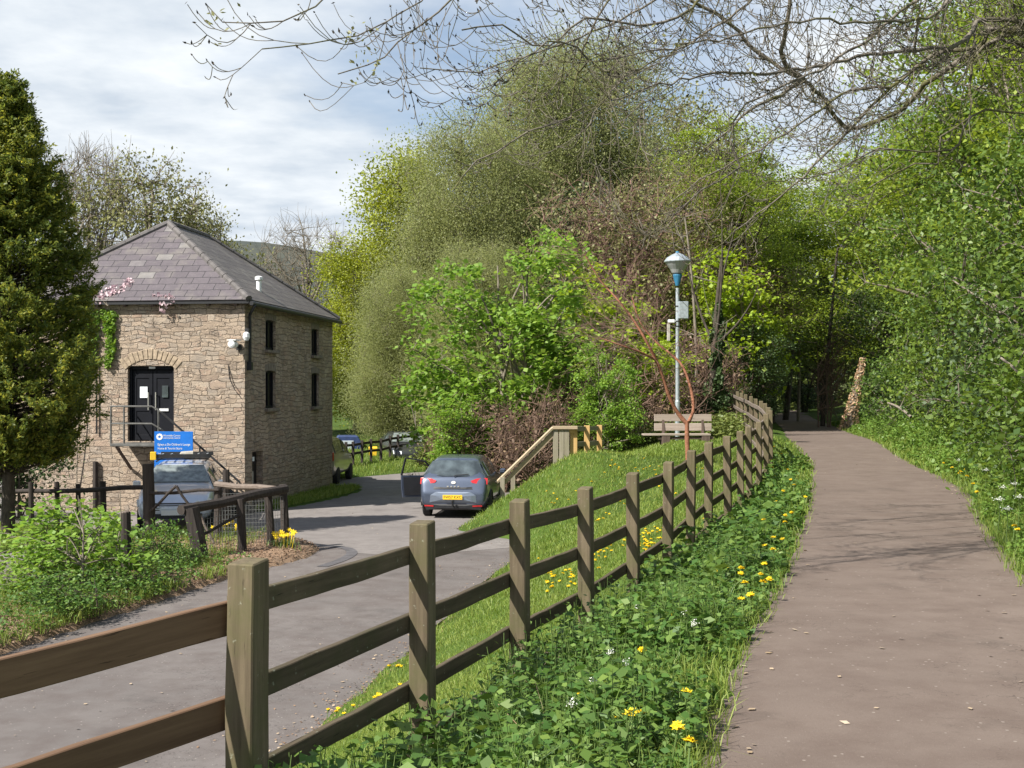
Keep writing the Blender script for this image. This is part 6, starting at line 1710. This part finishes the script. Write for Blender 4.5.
tag(link('dead_grass', np_mesh('dead_grass_mesh', v1, [q1, t1]), M['litter']), kind='stuff')

def weeds(x, y, z, hmax, leaf, per):
    n = len(x); h = hmax * rng.uniform(.35, 1.0, n)
    L = rng.integers(per // 2, per + 1, n); idx = np.repeat(np.arange(n), L); m = len(idx)
    f = rng.uniform(.15, 1.0, m); a = rng.uniform(0, 6.283, m)
    r = (.30 * h[idx] + .03) * rng.uniform(.25, 1, m) * (1.15 - .6 * f)
    lx = rng.normal(size=n) * .12 * h; ly = rng.normal(size=n) * .12 * h
    C = np.stack([x[idx] + lx[idx] * f + r * np.cos(a), y[idx] + ly[idx] * f + r * np.sin(a), z[idx] + h[idx] * f], 1)
    d = np.stack([np.cos(a), np.sin(a), np.full(m, .1)], 1)
    s = leaf[idx] * rng.uniform(.6, 1.3, m)
    V = leaf_arrays(C, s, rng, 1.1, .66, dirs=d, fold=.06)
    tb = Tubes()
    for i in range(0, n):
        if y[i] < 14: tb.add(np.array([[x[i], y[i], z[i] - .02], [x[i] + lx[i] * .5, y[i] + ly[i] * .5, z[i] + h[i] * .5], [x[i] + lx[i], y[i] + ly[i], z[i] + h[i]]]), [.004, .003, .002], 3)
    return V, tb
x, y = scatter(30000, -2.5, 9, 4, 32, 1.75); z, dF, sF, dR, inR, dL, dRt, sR, inP = H(x, y, True)
cl = noise2(x, y, .8)
k = (sF > 0) & (sR < 0) & (~inP) & (dL > .02) & (rng.uniform(size=len(x)) < np.clip(.72 + 1.0 * cl, .2, 1))
x, y, z, cl, dL_, dF_ = x[k], y[k], z[k], cl[k], dL[k], dF[k]
hm = np.clip(.36 + .34 * cl, .16, .64) * np.clip(dL_ / .35, .45, 1) * np.clip(1.25 - y / 40, .7, 1.1)
V, tb = weeds(x, y, z, hm, np.clip(.066 + .05 * noise2(x, y, 1.7), .034, .115) * np.clip(y / 11, .8, 1.5), 15)
tag(link('weeds', leaf_mesh('weeds_mesh', V), M['weed']), kind='stuff')
tag(link('weed_stems', tb.mesh('weed_stems_mesh'), M['stem']), kind='stuff')
x, y = scatter(1500, -2.5, 9, 4, 30, 1.75); z, dF, sF, dR, inR, dL, dRt, sR, inP = H(x, y, True); cl = noise2(x + 9, y, .6)
k = (sF > 0) & (sR < 0) & (~inP) & (dL > .3) & (cl > -.05); x, y, z = x[k], y[k], z[k]
V, tb = weeds(x, y, z, np.full(len(x), .52), rng.uniform(.065, .11, len(x)) * np.clip(y / 9, .75, 1.3), 20)
tag(link('nettles', leaf_mesh('nettles_mesh', V), M['lf_deep']), kind='stuff')
x, y = scatter(30000, 3.6, 20, 9, 62, 1.5); z, dF, sF, dR, inR, dL, dRt, sR, inP = H(x, y, True)
cl = noise2(x, y, .7)
k = (sR > 0) & (~inP) & (dRt > .03) & (dRt < 2.8) & (rng.uniform(size=len(x)) < np.clip(.65 + 1.0 * cl, .15, 1))
x, y, z, cl, dd = x[k], y[k], z[k], cl[k], dRt[k]
hm = np.clip(.38 + .36 * cl, .18, .75) * np.clip(dd / .5, .45, 1.25)
V, tb = weeds(x, y, z, hm, np.clip(.052 + .03 * noise2(x, y, 1.3), .03, .09) * np.clip(y / 14, .8, 1.9), 16)
tag(link('verge_weeds', leaf_mesh('verge_weeds_mesh', V), M['parsley']), kind='stuff')
# undergrowth along the wood edge and bed
x, y = scatter(9000, -4, 10, 38.5, 58, 1.05); z, dF, sF, dR, inR, dL, dRt, sR, inP = H(x, y, True)
k = (sF < 0) & (~inR) & (dR > .7) & ~((np.abs(x - 4.9) < 2.2) & (y < 39.5)); x, y, z = x[k], y[k], z[k]
V, _ = weeds(x, y, z, np.full(len(x), .8), np.full(len(x), .13), 16)
tag(link('undergrowth', leaf_mesh('undergrowth_mesh', V), M['lf_wood']), kind='stuff')
x, y = scatter(2600, -10.5, -4.2, 12.5, 22.5, 1.2); k = inside(x, y, BED); x, y = x[k], y[k]
V, _ = weeds(x, y, np.full(len(x), ROADZ + .08), np.full(len(x), .42), np.full(len(x), .065), 15)
tag(link('bed_weeds', leaf_mesh('bed_weeds_mesh', V), M['weed']), kind='stuff')

# dandelions: each a thing with head and stalk
def dandelion_proto():
    root = empty('dandelion', (0, 0, 0))
    C = []
    V = []
    r2 = np.random.default_rng(3); n = 64
    a = r2.uniform(0, 6.283, n); f = r2.uniform(0, 1, n); d = np.stack([np.cos(a) * (.35 + .65 * f), np.sin(a) * (.35 + .65 * f), .75 - .6 * f], 1); d = unit(d)
    c = d * .011 + np.array([0, 0, .002])
    rng_keep = r2
    hd = leaf_mesh('dandelion_head', leaf_arrays(c, .019, r2, 1.2, .34, dirs=d))
    h = link('flower_head', hd, M['dandelion'], root, (0, 0, .15))
    MB().lathe([(.003, -.012), (.009, -.008), (.010, .002)], (0, 0, .15), 8).build('calyx', M['stem'], root)
    MB().tube([(0.012, 0, -.02), (.006, 0, .06), (0, 0, .145)], .0026, 5).build('stalk', M['stem'], root)
    return root
dand = dandelion_proto(); used = [False]
def put(x, y, z, s, sq, label, group):
    o = dand if not used[0] else copy_tree(dand)
    used[0] = True
    o.location = (x, y, z); o.scale = (s, s, s * sq); o.rotation_euler = (random.uniform(-.25, .25), random.uniform(-.25, .25), random.uniform(0, 6))
    tag(o, label, 'flower', group)
random.seed(9)
spots = [(681, 747), (671, 740), (624, 722), (681, 694), (578, 707), (641, 656), (677, 617), (629, 723), (638, 720), (729, 571), (735, 575), (741, 572), (754, 575), (748, 588), (760, 582), (757, 596), (752, 594), (766, 591), (773, 593), (722, 570), (770, 578),
         (775, 571), (766, 580), (718, 567), (745, 600), (782, 566), (790, 552), (786, 545), (793, 540), (776, 555), (768, 548), (796, 530), (789, 527), (783, 520), (775, 514), (794, 512), (801, 500), (779, 503), (768, 524), (800, 520), (776, 538), (762, 562), (770, 530), (778, 476), (771, 462), (786, 470), (781, 455), (777, 447), (793, 487), (785, 493), (790, 480), (774, 486), (770, 471)]
_YS = np.concatenate([np.arange(4, 20, .06), np.arange(20, 60, .15)])
def ray_ground(px, py, z_off=.16):
    xs = (px - 512.0) * _YS / F; zs = EYE + (HOR - py) * _YS / F
    hit = np.nonzero(zs <= H(xs, _YS) + z_off)[0]
    if len(hit) == 0: return None
    i = hit[0]; return Vector((xs[i], _YS[i], zs[i]))
for px, py in spots:
    p = ray_ground(px, py, .20)
    if p is None: continue
    if H(np.array([p.x]), np.array([p.y]), True)[8][0]: continue
    zg = h1(p.x, p.y); s = 1.45 + .35 * random.random()
    put(p.x, p.y, zg + .20 - .15 * s + random.uniform(-.02, .06), s, 1, 'yellow dandelion among the weeds between the fence and the path', 'dandelions in the verge')
cl_ = [(398, 668, 3), (392, 690, 4), (340, 712, 5), (380, 698, 3), (565, 575, 12), (556, 583, 12), (590, 560, 14), (600, 548, 14), (612, 540, 10), (648, 542, 22), (655, 533, 18), (640, 550, 12), (560, 500, 8), (585, 490, 8), (620, 500, 8), (640, 470, 10), (660, 480, 8), (610, 470, 8), (560, 520, 6), (530, 560, 6), (600, 520, 8), (675, 500, 6), (700, 520, 5), (690, 470, 5)]
for px, py, n in cl_:
    for _ in range(n):
        p = ray_ground(px + random.gauss(0, 7), py + random.gauss(0, 4), .12)
        if p is None: continue
        s = 1.1 + .4 * random.random()
        dch = H(np.array([p.x]), np.array([p.y]), True)
        if dch[4][0] or dch[2][0] > 0: continue
        put(p.x, p.y, h1(p.x, p.y) + .12 - .15 * s + random.uniform(0, .03), s, 1, 'small yellow dandelion in the grass bank behind the fence', 'dandelions on the grass bank')
for px, py in ((954, 470), (960, 474), (966, 472), (957, 476), (963, 478), (943, 465), (978, 494), (1013, 530), (1016, 534), (975, 486)):
    p = ray_ground(px, py, .25)
    if p is None: continue
    s = 1.6; put(p.x, p.y, h1(p.x, p.y) + .28 - .15 * s, s, 1, 'yellow dandelion in the verge right of the path', 'dandelions right of the path')
# daffodil clumps on the mulch
def daffs(name, label, px, py, Y, n, seed):
    r2 = np.random.default_rng(seed); base = Vector((PX(px, Y), Y, ROADZ + .12)); root = empty(name, base, label, 'flowers')
    x, y = r2.normal(size=(2, 160)) * .14
    global rng
    v, q, t = blades(x, y, np.zeros(160), r2.uniform(.18, .34, 160), np.full(160, .014), .35)
    link('leaves', np_mesh('daff_leaves', v, [q, t]), M['stem'], root)
    for i in range(n):
        fx_, fy_, fz = r2.normal() * .15, r2.normal() * .12 - .05, r2.uniform(.24, .38)
        mb = MB()
        for k in range(6):
            a = k * math.pi / 3; c = Vector((fx_ + math.cos(a) * .028, fy_ - .01, fz + math.sin(a) * .028))
            mb.add([c + Vector((math.cos(a) * -.022, 0, math.sin(a) * -.022)), c + Vector((-math.sin(a) * .014, -.004, math.cos(a) * .014)), c + Vector((math.cos(a) * .026, .004, math.sin(a) * .026)), c + Vector((math.sin(a) * .014, -.004, -math.cos(a) * .014))], [(0, 1, 2, 3)])
        mb.lathe([(.008, 0), (.013, -.02), (.018, -.034)], (fx_, fy_ - .012, fz), 8, 'Y')
        mb.tube([(fx_ * .7, fy_ * .7, 0), (fx_, fy_, fz - .01)], .004, 4)
        mb.build('bloom', M['dandelion'], root)
daffs('daffodils', 'yellow daffodil clump at the foot of the log pen corner', 284, 562, 24.6, 14, 1)
daffs('daffodils', 'yellow daffodil clump behind the wire netting', 232, 540, 26.4, 11, 2)
# white flower heads
def wf_proto():
    root = empty('white_flower', (0, 0, 0)); r2 = np.random.default_rng(5); n = 46
    C = np.stack([r2.normal(size=n) * .016, r2.normal(size=n) * .016, .30 + r2.normal(size=n) * .012], 1)
    link('flower_head', leaf_mesh('white_head', leaf_arrays(C, .012, r2, .6, .9)), M['whiteflower'], root)
    mb = MB().tube([(0, 0, -.05), (.008, 0, .15), (0, 0, .28)], .003, 4)
    for k in range(5): a = k * 1.256; mb.tube([(0, 0, .25), (.02 * math.cos(a), .02 * math.sin(a), .295)], .0018, 3)
    mb.build('stalk', M['stem'], root); return root
wfp = wf_proto(); first = True
for px, py in [(571, 705), (640, 612), (590, 690), (697, 632), (640, 668), (510, 632), (606, 652), (688, 612)]:
    p = ray_ground(px, py, .26)
    if p is None: continue
    o = wfp if first else copy_tree(wfp); first = False
    o.location = (p.x, p.y, h1(p.x, p.y) + random.uniform(-.05, .02)); o.rotation_euler = (random.uniform(-.2, .2), random.uniform(-.2, .2), random.uniform(0, 6)); s = random.uniform(.6, .95); o.scale = (s, s, 1)
    tag(o, 'small white flower head among the weeds left of the path', 'flower', 'white flowers in the verge')
for px, py in [(958, 462), (1010, 462), (1002, 490), (998, 502), (1013, 486), (1018, 500), (985, 472), (1006, 512)]:
    p = ray_ground(px, py, .40)
    if p is None: continue
    o = copy_tree(wfp); o.location = (p.x, p.y, h1(p.x, p.y) + .12); s = random.uniform(1.2, 2.0); o.scale = (s, s, 1.05)
    tag(o, 'white cow parsley head in the verge right of the path', 'flower', 'cow parsley right of the path')

# bark chips on the mulch
rng = np.random.default_rng(91)
x, y = scatter(60000, -9, -3.5, 12, 28.5, 1.1); k = inside(x, y, BED); x, y = x[k], y[k]; db, _, _ = seg_dist(x, y, BED, True)
V = leaf_arrays(np.stack([x, y, ROADZ + .02 + .165 * np.clip(db / .45, 0, 1) ** .6 + rng.uniform(0, .03, len(x))], 1), .05, rng, 1.2, .45)
tag(link('bark_chips', leaf_mesh('chips_mesh', V), M['chips']), kind='stuff')
# soil and chips washed down onto the road edge
x, y = scatter(60000, -9, 1.2, 7, 34, 1.5); _, _, _, dR, inR, *_ = H(x, y, True); de, _, _ = seg_dist(x, y, ROADP[:12]); wob = noise2(x, y, 1.1)
k = (rng.uniform(size=len(x)) < np.where(inR, np.exp(-de / (.10 + .16 * np.clip(wob + .35, 0, 1))), np.exp(-de / .12))); x, y, dR = x[k], y[k], dR[k]
V = leaf_arrays(np.stack([x, y, np.where(dR > 0, H(x, y) + .012, ROADZ + .010)], 1), .032, rng, 2.2, .6)
tag(link('road_edge_debris', leaf_mesh('debris_mesh', V), M['chips']), kind='stuff')
# litter of dry petals and leaves
rng = np.random.default_rng(90)
pts = []
x, y = scatter(2500, .5, 16, 5.5, 50, 1.6); _, _, _, _, inR, dL, dRt, sR, inP = H(x, y, True)
k = inP & (rng.uniform(size=len(x)) < np.where((dL < .25) | (dRt < .3), .9, .10)); pts.append((x[k], y[k], np.full(k.sum(), .012)))
x, y = scatter(5000, -9, 1, 9, 40, 1.5); _, _, _, dR, inR, *_ = H(x, y, True); db, _, _ = seg_dist(x, y, BED, True); de, _, _ = seg_dist(x, y, ROADP[:8]); ib = inside(x, y, BED)
k = inR & ~ib & (rng.uniform(size=len(x)) < np.where(de < .35, .9, np.where(db < .2, .6, .05))); pts.append((x[k], y[k], np.full(k.sum(), ROADZ + .012)))
x = np.concatenate([p[0] for p in pts]); y = np.concatenate([p[1] for p in pts]); z = np.concatenate([p[2] for p in pts])
V = leaf_arrays(np.stack([x, y, z], 1), .042, rng, 3.0, .7)
tag(link('dry_litter', leaf_mesh('litter_mesh', V), M['litter']), kind='stuff')
